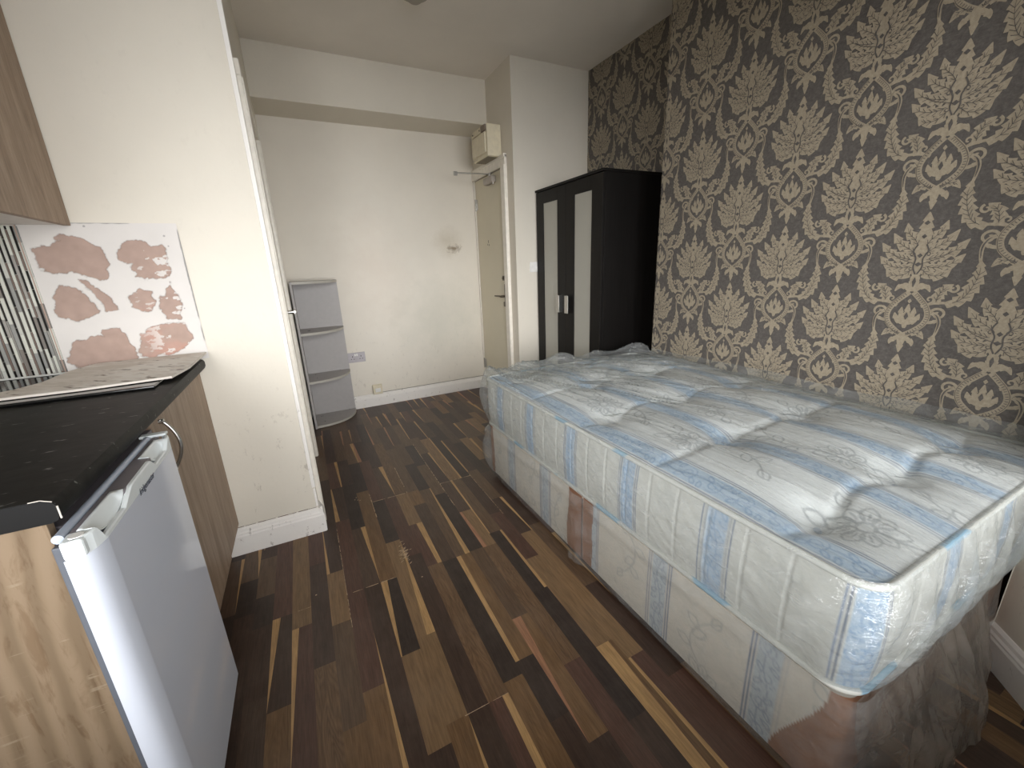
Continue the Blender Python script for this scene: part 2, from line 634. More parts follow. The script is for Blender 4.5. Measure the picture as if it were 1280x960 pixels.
    c4 = t.mix(t.ramp(d1, [(0.45, (0.0, 0, 0)), (0.8, (0.16, 0.16, 0.16))]), c3, lin((150, 138, 126)))
    t.col(c4)
    t.l(t.ramp(d1, [(0.3, (0.30, 0.30, 0.30)), (0.7, (0.44, 0.44, 0.44))]), t.b.inputs['Roughness'])
    t.b.inputs['Specular IOR Level'].default_value = 0.35
    t.bump(g2, 0.05, 0.001)
    # solid slab below
    n0 = len(V)
    zb = -0.05
    V.extend([(x0f-.1, y0f-.1, zb), (x1f+.1, y0f-.1, zb), (x1f+.1, y1f+.1, zb), (x0f-.1, y1f+.1, zb)])
    F.append((n0+3, n0+2, n0+1, n0))
    tone.append(lin((60, 50, 45)))
    rnd.append(0)
    slv.append(0)
    o = mesh_obj('floor', V, F, t.m)
    me = o.data
    A = me.attributes.new('tone', 'FLOAT_COLOR', 'FACE')
    A.data.foreach_set('color', np.array([tuple(c)+(1,) for c in tone], dtype=np.float32).ravel())
    B = me.attributes.new('rnd', 'FLOAT', 'FACE')
    B.data.foreach_set('value', np.array(rnd, dtype=np.float32))
    P_ = me.attributes.new('pat', 'FLOAT', 'FACE')
    P_.data.foreach_set('value', np.array([max(0, -s) for s in slv], dtype=np.float32))
    structure(o)
    return o


build_floor()

# board joints raised in the worn laminate (pale swollen edges) as thin chips on the floor
def floor_joint_marks():
    mb = MB()
    rng = random.Random(3)
    def line(x0, y0, x1, y1, w=.0016):
        d = Vector((x1-x0, y1-y0, 0))
        n = Vector((-d.y, d.x, 0)).normalized()
        N = max(4, int(d.length/.012))
        for i in range(N):
            if rng.random() < .18:
                continue
            a = Vector((x0, y0, 0))+d*(i/N)
            b = Vector((x0, y0, 0))+d*((i+1)/N)
            ww = w*rng.uniform(.3, 1.1)
            vs = [mb.bm.verts.new(q) for q in (a-n*ww+Vector((0, 0, .0006)), b-n*ww+Vector((0, 0, .0006)), b+n*ww+Vector((0, 0, .0006)), a+n*ww+Vector((0, 0, .0006)))]
            mb.bm.faces.new(vs)
    line(.0, 1.472, .169, 1.472, .0018)
    line(.169, 2.107, .361, 2.107, .002)
    line(.552, 2.107, .743, 2.107, .0016)
    line(.361, .829, .225, .829, .0012)
    line(-.022, 1.30, -.022, 1.95, .001)
    line(.169, 1.95, .169, 2.2, .002)
    line(.361, 2.107, .361, 2.45, .0016)
    line(.552, 1.85, .552, 2.75, .0016)
    line(.743, 1.65, .743, 2.15, .001)
    line(-.21, 1.476, -.15, 1.476, .0008)
    # torn flake mark
    for i in range(46):
        cx, cy = .232+rng.gauss(0, .011), 1.60+rng.gauss(0, .034)
        a = rng.uniform(.1, .8)
        l_ = rng.uniform(.006, .016)
        w_ = rng.uniform(.001, .003)
        dx, dy = math.cos(a)*l_, math.sin(a)*l_
        nx, ny = -math.sin(a)*w_, math.cos(a)*w_
        mb.bm.faces.new([mb.bm.verts.new((cx+px, cy+py, .0007+i*.00001)) for px, py in ((-dx, -dy), (nx, ny), (dx, dy), (-nx, -ny))])
    for x, y in ((.262, 1.42), (-.33, 1.95), (-.13, 1.53), (.10, 2.2), (.115, 2.16), (.105, 2.17), (.09, 2.18)):
        a = .003
        mb.bm.faces.new([mb.bm.verts.new((x+px, y+py, .0009)) for px, py in ((-a, -a), (a, -a*.6), (a*.8, a), (-a, a*.8))])
    return mb


fl = bpy.data.objects['floor']
floor_joint_marks().build('worn_joint_marks', plain('bare_fibreboard', (196, 172, 142), 0.8, var=.15, nscale=80), fl)

# ------------------------------------------------------------------ room shell
T = 0.10
b = MB()
b.box((XL-T, -0.62, H), (X5+T, Y1+T, H+.08))
structure(b.build('ceiling', M['ceil']))
b = MB()      # near stretch of the kitchen-side wall
b.box((XL-T, 0.23, 0), (XL, Y6, H))
structure(b.build('wall_left', M['wall']))
b = MB()      # cross wall with the scraped patch, plus the return with the bathroom door opening
b.box((XL-T, Y6, 0), (X6, Y6+T, H))
WK = b.build('wall_kitchen', M['wall'])
structure(WK)
DB0, DB1, DBZ = 2.10, 2.90, 1.93
b = MB()
b.box((X6-T, Y6+T, 0), (X6, DB0, H))
b.box((X6-T, DB1, 0), (X6, Y1, H))
b.box((X6-T, DB0, DBZ), (X6, DB1, H))
structure(b.build('wall_hall', M['wall']))
b = MB()
b.box((X6-T, Y1, 0), (X3+T, Y1+T, H))
structure(b.build('wall_far', M['wallfar']))
b = MB()
b.box((X6, Y2, ZB), (X3, Y1, H))
structure(b.build('trim_1', M['wall']), 'boxed beam across the far wall under the ceiling', 'beam')
DE0, DE1, DEZ = 3.19, 3.79, 1.955
b = MB()
b.box((X3, Y3, 0), (X3+T, DE0, H))
b.box((X3, DE1, 0), (X3+T, Y1, H))
b.box((X3, DE0, DEZ), (X3+T, DE1, H))
structure(b.build('wall_entrance', M['wall']))
b = MB()
b.box((X3+T, Y3, 0), (X5+T, Y3+T, H))
structure(b.build('wall_back', M['wall']))
# bay walls around the camera, with window openings
def bay_wall(name, p0, p1, sill=0.82, head=2.28, margin=.12, back=0.0):
    p0, p1 = Vector(p0), Vector(p1)
    d = (p1-p0)
    L = d.length
    d.normalize()
    n = Vector((-d.y, d.x, 0))        # outward
    def P(s, z, o):
        q = p0+d*s+n*o
        return (q.x, q.y, z)
    mb = MB()
    def slab(s0, s1, z0, z1, o0=0, o1=.1):
        vs = [mb.bm.verts.new(P(s, z, o)) for s in (s0, s1) for z in (z0, z1) for o in (o0, o1)]
        bmesh.ops.convex_hull(mb.bm, input=vs)
    slab(0, L, 0, sill, 0, .1+back)
    slab(-.01, L+back, head, H, back, back+.1)
    slab(-.01, margin-back, sill, head, back, back+.1)
    slab(L-margin+back, L+back, sill, head, back, back+.1)
    w = structure(mb.build(name, M['wall']))
    fr = MB()
    mb = fr
    a0, a1 = margin, L-margin
    for (s0, s1, z0, z1) in ((a0, a1, sill, sill+.05), (a0, a1, head-.05, head), (a0, a0+.05, sill, head), (a1-.05, a1, sill, head), (a0, a1, 1.5, 1.54)):
        slab(s0, s1, z0, z1, back+.03, back+.07)
    return w, fr


bays = [((2.10, .23, 0), (1.715, .23, 0), None), ((1.715, .23, 0), (.985, -.5, 0), 'wall_bay_right'), ((.985, -.5, 0), (-.25, -.5, 0), 'wall_bay_front'), ((-.25, -.5, 0), (-.985, .23, 0), 'wall_bay_left')]
b = MB()
b.box((1.715, .13, 0), (X4+T, .232, .62))
b.box((1.775, .13, .62), (X4+T, .232, H))
structure(b.build('wall_near', M['wall']))
k = 1
for p0, p1, nm in bays:
    if nm:
        w, fr = bay_wall(nm, p0, p1, sill=.62, head=2.08, back=.06)
        structure(fr.build('window_%d' % k, M['trimw']), 'white frame of a bay window behind the viewer', 'window')
        k += 1


# skirting boards -------------------------------------------------
SKP = [(0, 0), (.020, 0), (.020, .082), (.017, .088), (.017, .094), (.012, .100), (.010, .110), (.004, .117), (0, .118)]


def skirting(name, p0, p1, n, h=1.0, mat=None, off=.0):
    p0, p1, n = Vector(p0), Vector(p1), Vector(n)
    mb = MB()
    A = [mb.bm.verts.new(p0+n*(a+off)+Vector((0, 0, z*h+.0005))) for a, z in SKP]
    B = [mb.bm.verts.new(p1+n*(a+off)+Vector((0, 0, z*h+.0005))) for a, z in SKP]
    m_ = len(SKP)
    for i in range(m_):
        mb.bm.faces.new((A[i], A[(i+1) % m_], B[(i+1) % m_], B[i]))
    mb.bm.faces.new(A[::-1])
    mb.bm.faces.new(B)
    return structure(mb.build(name, mat or M['white']))


skirting('baseboard_kitchen', (XL+.01, Y6, 0), (X6+.016, Y6, 0), (0, -1, 0), 1.08)
skirting('baseboard_hall', (X6, Y6-.016, 0), (X6, DB0-.062, 0), (1, 0, 0), 1.08)
skirting('baseboard_far', (X6, Y1, 0), (X3, Y1, 0), (0, -1, 0), .98)
skirting('baseboard_back', (X3+.0, Y3, 0), (X5, Y3, 0), (0, -1, 0))
s2 = math.sqrt(.5)
skirting('baseboard_bay', (1.715, .232, 0), (.985, -.498, 0), (-s2, s2, 0), 1.05)
skirting('baseboard_near', (X4, .232, 0), (1.70, .232, 0), (0, 1, 0), 1.05)
# corner beading on the kitchen wall's free edge, broken near the foot
b = MB()
b.box((X6-.013, Y6-.004, .235), (X6+.003, Y6+.012, H-.001), .002)
b.box((X6-.010, Y6-.003, .135), (X6+.001, Y6+.010, .228), .002)
structure(b.build('trim_2', M['white']), 'timber bead on the free corner of the kitchen wall', 'corner bead')

# dark strip colouring in the shade and grime of the cracked gap over the skirting of the kitchen wall, and the thin cable along the far one
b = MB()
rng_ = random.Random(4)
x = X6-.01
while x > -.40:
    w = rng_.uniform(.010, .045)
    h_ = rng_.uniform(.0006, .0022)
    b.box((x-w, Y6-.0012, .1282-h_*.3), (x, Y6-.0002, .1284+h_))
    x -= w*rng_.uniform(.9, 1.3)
b.build('shadow_gap_crack', plain('grimy_shadow_gap', (104, 82, 66), .8), bpy.data.objects['baseboard_kitchen'])
b = MB()
b.tube([(.545, Y1-.004, .1185), (1.0, Y1-.004, .1195), (1.57, Y1-.004, .1195)], .0028, n=8)
b.build('surface_cable', plain('grey_cable', (150, 144, 132), .6), bpy.data.objects['baseboard_far'])

# ------------------------------------------------------------------ bathroom door (edge-on, left)
b = MB()
for a0, a1 in ((DB0-.06, DB0+.005), (DB1-.005, DB1+.06)):
    b.box((X6-.001, a0, 0.001), (X6+.018, a1, DBZ+.005), .004)
    b.box((X6+.014, a0+.012, 0.001), (X6+.022, a1-.02, DBZ-.0), .003)
b.box((X6-.001, DB0-.06, DBZ-.005), (X6+.018, DB1+.06, DBZ+.055), .004)
FR2 = structure(b.build('trim_3', M['trimw']), 'white architrave round the side door', 'door frame')
b = MB()
b.box((X6-.045, DB0+.004, .008), (X6-.008, DB1-.004, DBZ-.004), .002)
D2 = structure(b.build('door_2', M['doorp']), 'cream side door seen edge-on in the left wall', 'door')
b = MB()
b.box((X6-.008, 2.150, .950), (X6-.003, 2.190, 1.100), .002)
HP = b.build('handle_plate', M['chrome'], D2)
b = MB()
b.cyl((X6-.004, 2.170, 1.04), (X6+.046, 2.170, 1.04), .008)
b.tube([(X6+.046, 2.166, 1.04), (X6+.050, 2.20, 1.04), (X6+.048, 2.28, 1.036)], .008)
b.build('lever_handle', M['chrome'], HP, smooth=True)
b = MB()      # deadlock plate lower down on near jamb
b.box((X6-.008, 2.150, .86), (X6-.003, 2.185, .92), .002)
b.build('lock_plate', M['dsteel'], D2)

# ------------------------------------------------------------------ entrance door
b = MB()
for a0, a1 in ((DE0-.065, DE0+.003),):
    b.box((X3-.028, a0, 0.001), (X3+.001, a1, DEZ+.005), .004)
b.box((X3-.020, DE0-.065, DEZ-.003), (X3+.001, Y1-.002, DEZ+.075), .004)
b.box((X3-.026, DE0-.065, DEZ+.055), (X3+.001, Y1-.002, DEZ+.082), .004)
b.box((X3-.008, DE1-.002, 0.001), (X3+.001, Y1-.001, DEZ+.005), .002)
b.box((X3-.004, DE0-.002, 0.001), (X3+.03, DE0+.012, DEZ), .001)
structure(b.build('trim_4', M['trimw']), 'cream architrave round the entrance door', 'door frame')
b = MB()
b.box((X3+.002, DE0+.014, .006), (X3+.042, DE1-.004, DEZ-.006), .002)
D1 = structure(b.build('door_1', M['doorp']), 'cream flush entrance door beside the far wall', 'door')
for z in (1.75, .26):
    b = MB()
    b.cyl((X3-.002, DE1-.006, z-.05), (X3-.002, DE1-.006, z+.05), .008)
    b.box((X3-.004, DE1-.045, z-.045), (X3+.001, DE1-.008, z+.045), .001)
    for q in (-.03, 0, .03):
        b.cyl((X3-.003, DE1-.03, z+q), (X3-.007, DE1-.03, z+q), .004, n=8)
    b.build('hinge', M['chrome'], D1, smooth=True)
b = MB()
b.box((X3-.006, 3.212, .875), (X3+.002, 3.250, 1.055), .002)
HP = b.build('handle_plate', M['dsteel'], D1)
b = MB()
b.cyl((X3-.004, 3.232, .955), (X3-.052, 3.232, .955), .009, n=14)
b.tube([(X3-.05, 3.228, .955), (X3-.056, 3.26, .956), (X3-.055, 3.34, .955)], [.009, .008, .006])
b.build('lever_handle', M['dsteel'], HP, smooth=True)
b = MB()
b.box((X3-.014, 3.207, 1.085), (X3+.002, 3.262, 1.125), .003)
b.cyl((X3-.016, 3.235, 1.105), (X3-.026, 3.235, 1.105), .011, n=14)
b.build('night_latch', M['dsteel'], D1)
b = MB()
b.box((X3-.012, 3.225, .865), (X3+.002, 3.262, .905), .003)
b.box((X3-.008, 3.212, .82), (X3+.002, 3.228, .88), .002)
b.build('bolt', M['dsteel'], D1)
b = MB()          # security chain
for i in range(15):
    z = 1.095-i*.0155
    y = 3.212-.004*math.sin(i*.6)
    if i % 2:
        b.box((X3-.0135, y-.004, z-.009), (X3-.0115, y+.004, z+.009), .0008)
    else:
        b.box((X3-.0165, y-.001, z-.009), (X3-.0085, y+.001, z+.009), .0008)
b.build('security_chain', M['dsteel'], D1)
b = MB()
for (y, z, l_) in ((3.55, 1.42, .012), (3.565, 1.395, .008), (3.535, 1.39, .007)):
    b.box((X3+.0008, y-.003, z-l_), (X3+.0024, y+.003, z+l_), .0005)
b.build('paint_chips', M['dark'], D1)

# door closer with its loose arm
dc = thing('door_closer', 'silver door closer on the entrance door with its arm sticking out', 'door closer')
b = MB()
b.box((X3-.044, 3.33, 1.868), (X3+.001, 3.50, 1.922), .010, 3)
b.cyl((X3-.03, 3.34, 1.888), (X3-.03, 3.318, 1.888), .022, n=20)
b.build('closer_body', plain('silver_painted_metal', (176, 168, 160), .4, .3), dc, smooth=True)
b = MB()
b.cyl((X3-.025, 3.40, 1.918), (X3-.025, 3.40, 1.945), .015, n=18)
b.tube([(X3-.025, 3.40, 1.938), (1.42, 3.402, 1.938), (1.262, 3.404, 1.934)], .0065, n=8)
b.build('closer_arm', M['chrome'], dc, smooth=True)
b = MB()
b.box((1.245, 3.394, 1.915), (1.275, 3.414, 1.945), .003)
b.cyl((1.26, 3.392, 1.93), (1.26, 3.386, 1.93), .007, n=10)
b.build('arm_bracket', M['chrome'], dc)
b = MB()
b.cyl((X3-.03, 3.325, 1.868), (X3-.03, 3.325, 1.852), .007, n=12)
b.build('valve_screw', M['chrome'], dc)

# electrical box over the door
eb = thing('electrical_box', 'cream plastic electrical box above the entrance door', 'electrical box')
b = MB()
b.box((1.462, 3.205, 2.030), (X3-.001, 3.495, 2.252), .006)
b.build('casing', M['cream'], eb)
b = MB()
b.box((1.444, 3.215, 2.055), (1.461, 3.47, 2.195), .006)
b.build('hinged_cover', M['cream'], eb)
b = MB()
b.box((1.447, 3.21, 2.205), (1.462, 3.29, 2.245), .002)
b.build('label_recess', plain('brown_label', (136, 122, 108), .5), eb)
b = MB()
b.box((1.452, 3.30, 2.205), (1.462, 3.485, 2.247), .003)
b.build('top_strip', M['cream'], eb)
for y in (3.455, 3.32):
    b = MB()
    b.cyl((1.453, y, 2.226), (1.449, y, 2.226), .006, n=10)
    b.build('screw', M['dark'], eb)
b = MB()
for i in range(7):
    b.box((1.475+i*.013, 3.23, 2.026), (1.481+i*.013, 3.47, 2.031))
b.build('vent_slats', plain('vent_grey_plastic', (150, 142, 124), .5), eb)  # slats a duller grey than the cream casing


# ------------------------------------------------------------------ sockets on the far wall
def socket_thing():
    t = thing('wall_socket', 'grey double wall socket beside the corner shelf', 'socket')
    b = MB()
    b.box((.286, Y1-.012, .430), (.434, Y1-.0005, .518), .004)
    b.build('faceplate', M['plg'], t)
    for cx in (.327, .398):
        b = MB()
        b.box((cx-.003, Y1-.0128, .478), (cx+.003, Y1-.0115, .489))
        for dx in (-.011, .011):
            b.box((cx+dx-.0035, Y1-.0128, .458), (cx+dx+.0035, Y1-.0115, .464))
        b.build('pin_holes', M['dark'], t)
    for cx in (.350, .366):
        b = MB()
        b.box((cx-.006, Y1-.016, .487), (cx+.006, Y1-.010, .507), .001)
        b.build('rocker_switch', M['plw'], t)


socket_thing()
t = thing('fused_spur', 'small cream fused spur box just above the far skirting', 'fuse box')
b = MB()
b.box((.456, Y1-.048, .118), (.540, Y1-.0205, .205), .004)
b.build('back_box', M['cream'], t)
b = MB()
b.box((.458, Y1-.056, .120), (.538, Y1-.048, .203), .003)
b.build('faceplate', M['cream'], t)
b = MB()
b.box((.476, Y1-.060, .140), (.522, Y1-.056, .176), .002)
b.build('fuse_carrier', M['plw'], t)
# small mains switch beside the wardrobe
t = thing('light_switch', 'small white light switch at the wardrobe left edge', 'light switch')
b = MB()
b.box((1.700, Y3-.011, 1.148), (1.778, Y3-.0005, 1.228), .003)
b.build('faceplate', M['plw'], t)
b = MB()
b.box((1.722, Y3-.016, 1.176), (1.734, Y3-.011, 1.198), .001)
b.build('rocker_switch', M['plw'], t)
# ceiling lamp base (just at the top edge of view)
t = thing('ceiling_light', 'round cream ceiling light fitting at the top edge of view', 'ceiling light')
b = MB()
b.cyl((.80, 2.60, H-.018), (.80, 2.60, H-.0005), .075, .085, n=40, bev=.004)
b.build('ceiling_rose', plain('rose_plastic', (178, 172, 158), .5), t, smooth=True)
b = MB()
b.cyl((.80, 2.60, H-.045), (.80, 2.60, H-.018), .035, .045, n=32, bev=.004)
b.build('lamp_holder', plain('holder_plastic', (170, 162, 150), .5), t, smooth=True)

# ------------------------------------------------------------------ corner shelf
cs = thing('corner_shelf', 'grey quarter-round corner shelf unit against the far wall', 'shelf unit')
sx0, sy1 = X6+.024, Y1-.024
b = MB()
b.box((sx0, sy1-.33, 0.0), (sx0+.016, sy1, 1.150), .001)
b.build('side_panel', M['shelf'], cs)
b = MB()
b.box((sx0+.016, sy1-.016, 0.0), (sx0+.345, sy1, 1.150), .001)
b.build('back_panel', M['shelf'], cs)
RX, RY = .328, .312


def quarter(z0, z1, rx=RX, ry=RY, inner=0.0):
    cx, cy = sx0+.016, sy1-.016
    n = 28
    out = [(cx, cy)]
    for i in range(n+1):
        a = math.pi/2*i/n
        out.append((cx+rx*math.cos(a)**.92, cy-ry*math.sin(a)**.92))
    return out


for z in (.004, .372, .752, 1.132):
    mb = MB()
    mb.prism(quarter(0, 0), lambda a, b_, d: (a, b_, d), z, z+.018)
    s = mb.build('shelf', M['shelf'], cs)
    # front edging strip
    pr = quarter(0, 0)[1:]
    V, F = [], []
    for (x, y) in pr:
        nx, ny = (x-(sx0+.016))/RX**2, (y-(sy1-.016))/RY**2
        L_ = math.hypot(nx, ny)
        nx, ny = nx/L_*.0016, ny/L_*.0016
        V += [(x, y, z), (x+nx, y+ny, z), (x+nx, y+ny, z+.018), (x, y, z+.018)]
    for i in range(len(pr)-1):
        for j in range(4):
            F.append((i*4+j, i*4+(j+1) % 4, (i+1)*4+(j+1) % 4, (i+1)*4+j))
    e = mesh_obj('edging', V, F, M['shelfe'], s)
b = MB()
for x, y, z in ((.02, 3.60, .7701), (.012, 3.70, .3901), (.02, 3.57, .3901), (.21, 3.765, .3901), (.0, 3.70, .0221), (.012, 3.70, .0221), (.02, 3.55, .0221), (.235, 3.765, .0221)):
    r_ = .011 if z > .7 else .004
    b = MB()
    b.cyl((x, y, z), (x, y, z+.0012), r_, n=12)
    b.build('screw_hole', M['dark'], cs)

# ------------------------------------------------------------------ wardrobe
wr = thing('wardrobe', 'black-brown two-door wardrobe with frosted panels in the alcove', 'wardrobe')
wx, wy0, wy1, wz = 1.765, 2.186, 2.998, 1.742
b = MB()
b.box((wx+.020, wy0, 0), (X5-.022, wy0+.018, wz), .001)
b.box((wx+.020, wy1-.018, 0), (X5-.022, wy1, wz), .001)
b.box((wx+.03, wy0+.018, 0.06), (X5-.03, wy1-.018, .078))
b.box((wx+.03, wy0+.018, 0.0), (wx+.05, wy1-.018, .06))
b.box((X5-.032, wy0+.018, 0.06), (X5-.022, wy1-.018, wz))
b.box((wx+.02, wy0+.018, wz-.02), (X5-.022, wy1-.018, wz))
b.build('carcass', M['wenge'], wr)
b = MB()
b.box((wx-.006, wy0-.006, wz), (X5-.022, wy1+.006, wz+.016), .001)
b.build('top_panel', M['wenge'], wr)
ym = 2.592
for side, (ya, yb) in enumerate(((wy0+.001, ym-.0015), (ym+.0015, wy1-.001))):
    g0, g1 = ((2.297, 2.487), (2.700, 2.895))[side]
    gz0, gz1 = .10, 1.652
    b = MB()
    b.box((wx, ya, .065), (wx+.018, g0, wz-.004), .001)
    b.box((wx, g1, .065), (wx+.018, yb, wz-.004), .001)
    b.box((wx, g0, gz1), (wx+.018, g1, wz-.004))
    b.box((wx, g0, .065), (wx+.018, g1, gz0))
    d = b.build('door', M['wenge'], wr)
    b = MB()
    b.box((wx+.005, g0-.004, gz0-.004), (wx+.011, g1+.004, gz1+.004))
    b.build('glass_panel', M['frost'], d)
    b = MB()
    hy = (2.552, 2.668)[side]
    b.box((wx-.024, hy-.022, .850), (wx-.020, hy+.022, .978), .001)
    b.box((wx-.022, hy+(-.022 if side else .018), .850), (wx+.001, hy+(-.018 if side else .022), .978), .001)
    b.build('handle', M['chrome'], d)

# ------------------------------------------------------------------ kitchen
WT = .90
XF = -.380
wt = thing('worktop', 'black speckled laminate worktop over the fridge and cupboard', 'worktop')
prof = [(XL+.002, WT-.04), (XF-.012, WT-.04), (XF-.004, WT-.037), (XF, WT-.028), (XF, WT-.012), (XF-.004, WT-.004), (XF-.014, WT), (XL+.002, WT)]
mb = MB()
mb.prism(prof, lambda a, b_, d: (a, d, b_), .806, Y6-.002)
mb.build('slab', M['worktop'], wt, smooth=True)
prof2 = [(XL+.002, WT-.0395), (XF-.012, WT-.0395), (XF-.004, WT-.0365), (XF-.0005, WT-.028), (XF-.0005, WT-.012), (XF-.0045, WT-.0045), (XF-.0145, WT-.0005), (XL+.002, WT-.0005)]
mb = MB()
mb.prism(prof2, lambda a, b_, d: (a, d, b_), .804, .8061)
mb.build('end_edging', plain('black_edging', (10, 10, 11), .35), wt)
mb = MB()      # chipped laminate showing white along the edging
mb.tube([(XF+.0006, .8045, WT-.034), (XF+.0006, .8045, WT-.013)], .0012, n=6)
mb.tube([(XF-.003, .8045, WT-.005), (XF-.015, .8045, WT+.0004), (XF-.028, .8045, WT+.0004)], .0007, n=6)
mb.build('chipped_edge', plain('bare_board_white', (214, 206, 196), .7), wt)

ep = MB()
ep.box((XL+.003, .812, 0.001), (-.402, .830, .859), .001)
tag(ep.build('end_panel', M['endp']), 'sawn-oak-look end panel under the near end of the worktop', 'panel')

# base cupboard
bc = thing('base_cupboard', 'oak-effect base cupboard between the fridge and the wall', 'cupboard')
b = MB()
b.box((XL+.003, 1.330, .12), (-.425, 1.348, .859))
b.box((XL+.003, Y6-.022, .12), (-.425, Y6-.004, .859))
b.box((XL+.003, 1.348, .12), (-.425, Y6-.022, .138))
b.box((XL+.003, 1.348, .138), (XL+.012, Y6-.022, .859))
b.build('carcass', M['oak'], bc)
b = MB()
b.box((-.423, 1.332, .150), (-.404, Y6-.008, .845), .0015)
d = b.build('door', M['oak'], bc)
b = MB()
pts = []
for i in range(15):
    a = i/14
    z = .834-.150*a+.002
    pts.append((-.404+.004+.030*math.sin(math.pi*a)**.8, 1.392, z))
b.tube(pts, .0050, n=10)
for z in (.832, .690):
    b.cyl((-.4042, 1.392, z), (-.392, 1.392, z), .0065, n=12)
b.build('handle', M['chrome'], d, smooth=True)
b = MB()
b.box((-.475, 1.332, 0.001), (-.457, Y6-.022, .119))
b.box((XL+.01, 1.332, 0.001), (-.475, 1.350, .119))
b.build('plinth', M['oak'], bc)

# fridge
fr = thing('fridge', 'white under-counter fridge with grey-topped door', 'fridge')
b = MB()
b.box((-.905, .838, .03), (-.405, 1.318, .826), .004)
b.build('cabinet', M['fridge'], fr)
b = MB()
b.box((-.90, .842, .826), (-.400, 1.316, .836), .002)
b.build('top_cover', M['fgrey'], fr)  # grey stands in for the worktop's shade on the fridge top
b = MB()
b.tube([(-.386, .790, .838), (-.386, 1.224, .838)], .0075, n=14)
b.build('front_rail', M['gasket'], fr, smooth=True)
FX, DY0, DY1, DZ0, DZ1 = -.340, .765, 1.235, .085, .812
dprof = [(-.377, DY0), (-.377, DY0+.0), (-.366, DY0), (-.352, DY0+.008), (-.345, DY0+.022), (FX, DY0+.045), (FX, DY0+.048), (FX, DY1-.033), (FX, DY1-.03), (-.346, DY1-.010), (-.354, DY1), (-.377, DY1)]
dprof = [dprof[0]]+dprof[2:]
mb = MB()
mb.prism(dprof, lambda a, b_, d: (a, b_, d), DZ0, DZ1)
door = mb.build('door', M['fridge'], fr, smooth=True)
mb = MB()
mb.box((-.400, DY0+.03, DZ0+.01), (-.377, DY1-.012, DZ1+.01), .002)
mb.build('seal', plain('darkened_seal', (96, 100, 108), .5), door)  # seal greyed darker to colour in the shade of the door gap
# door cap with the two scooped grips
capz = .842
cprof = [(a, y) for a, y in dprof]
mb = MB()
# front lip follows the door, with cut-outs where the grips are
lip = [(.765, capz), (.790, capz), (.798, capz), (.806, .820), (.895, .820), (.925, .834), (.945, capz-.001), (1.06, capz), (1.085, .822), (1.165, .822), (1.195, capz), (1.235, capz)]
def lipz(y):
    for (a, za), (b2, zb) in zip(lip[:-1], lip[1:]):
        if a <= y <= b2:
            return za+(zb-za)*(y-a)/(b2-a)
    return capz
NY = 90
V, F = [], []
def fx(y):
    # door front x at y
    pr = [(DY0, -.366), (DY0+.008, -.352), (DY0+.022, -.345), (DY0+.045, FX), (DY1-.03, FX), (DY1-.010, -.346), (DY1, -.354)]
    for (a, xa), (b2, xb) in zip(pr[:-1], pr[1:]):
        if a <= y <= b2:
            return xa+(xb-xa)*(y-a)/(b2-a)
    return -.354
for i in range(NY+1):
    y = DY0+(DY1-DY0)*i/NY
    x = fx(y)
    zt = lipz(y)
    V += [(x, y, DZ1), (x+.0005, y, zt-.002), (x-.002, y, zt), (x-.007, y, zt), (x-.008, y, DZ1)]
for i in range(NY):
    for j in range(5):
        F.append((i*5+j, (i+1)*5+j, (i+1)*5+(j+1) % 5, i*5+(j+1) % 5))
F.append(tuple(range(5)))
F.append(tuple(NY*5+j for j in range(5))[::-1])
cap = mesh_obj('door_cap', V, F, M['fridgep'], door)
b = MB()
b.box((-.377, .925, DZ1), (-.346, 1.085, capz-.0015), .002)
b.box((-.377, DY0+.01, DZ1), (-.3655, .925, capz-.0015), .002)
b.box((-.377, 1.085, DZ1), (-.3655, DY1-.002, capz-.0015), .002)
b.build('cap_infill', M['fgrey'], door)
for (ya, yb) in ((.796, .928), (1.082, 1.195)):
    # scooped grip
    n, m_ = 16, 10
    V, F = [], []
    for i in range(n+1):
        for j in range(m_+1):
            s, q = i/n, j/m_
            y = ya+(yb-ya)*s
            x = -.366+(.366-.3475)*q
            edge = math.sin(math.pi*s)**.5
            z = capz+.001-(.024*edge*sstep(.15, .9, q))
            V.append((x, y, float(z)))
    for i in range(n):
        for j in range(m_):
            F.append((i*(m_+1)+j, i*(m_+1)+j+1, (i+1)*(m_+1)+j+1, (i+1)*(m_+1)+j))
    g = mesh_obj('grip', V, F, M['fridgep'], door, smooth=True)
    sm = g.modifiers.new('thickness', 'SOLIDIFY')
    sm.thickness = .0015
b = MB()
b.box((-.377, DY0, DZ1), (-.350, DY0+.032, capz), .004)
b.build('hinge_cap', M['fridgep'], door)
b = MB()
b.cyl((-.361, DY0+.016, capz-.001), (-.361, DY0+.016, capz+.0015), .009, n=24)
b.build('hinge_plug', M['plw'], door)
b = MB()
b.box((-.402, 1.226, capz-.003), (-.350, 1.248, capz+.004), .002)
b.build('hinge_cap', M['fridgep'], door)
fc = bpy.data.curves.new('fridge_logo', 'FONT')
fc.body = 'fridgemaster'
fc.size = .0185
fc.shear = .25
fc.extrude = .0003
fo = bpy.data.objects.new('fl', fc)
C.objects.link(fo)
bpy.context.view_layer.update()
dg = bpy.context.evaluated_depsgraph_get()
me = bpy.data.meshes.new_from_object(fo.evaluated_get(dg))
bpy.data.objects.remove(fo)
lw = max(v.co.x for v in me.vertices)
for v in me.vertices:
    x, y, z = v.co
    v.co = (FX+.0006+z, .965+x*(.092/lw), .806+y)
me.materials.clear()
me.materials.append(plain('logo_grey', (70, 74, 84), .4))
lo = bpy.data.objects.new('logo', me)
C.objects.link(lo)
lo.parent = door
for x in (-.85, -.43):
    for y in (.87, 1.28):
        b = MB()
        b.cyl((x, y, 0), (x, y, .031), .018, n=16)
        b.build('foot', M['dark'], fr)

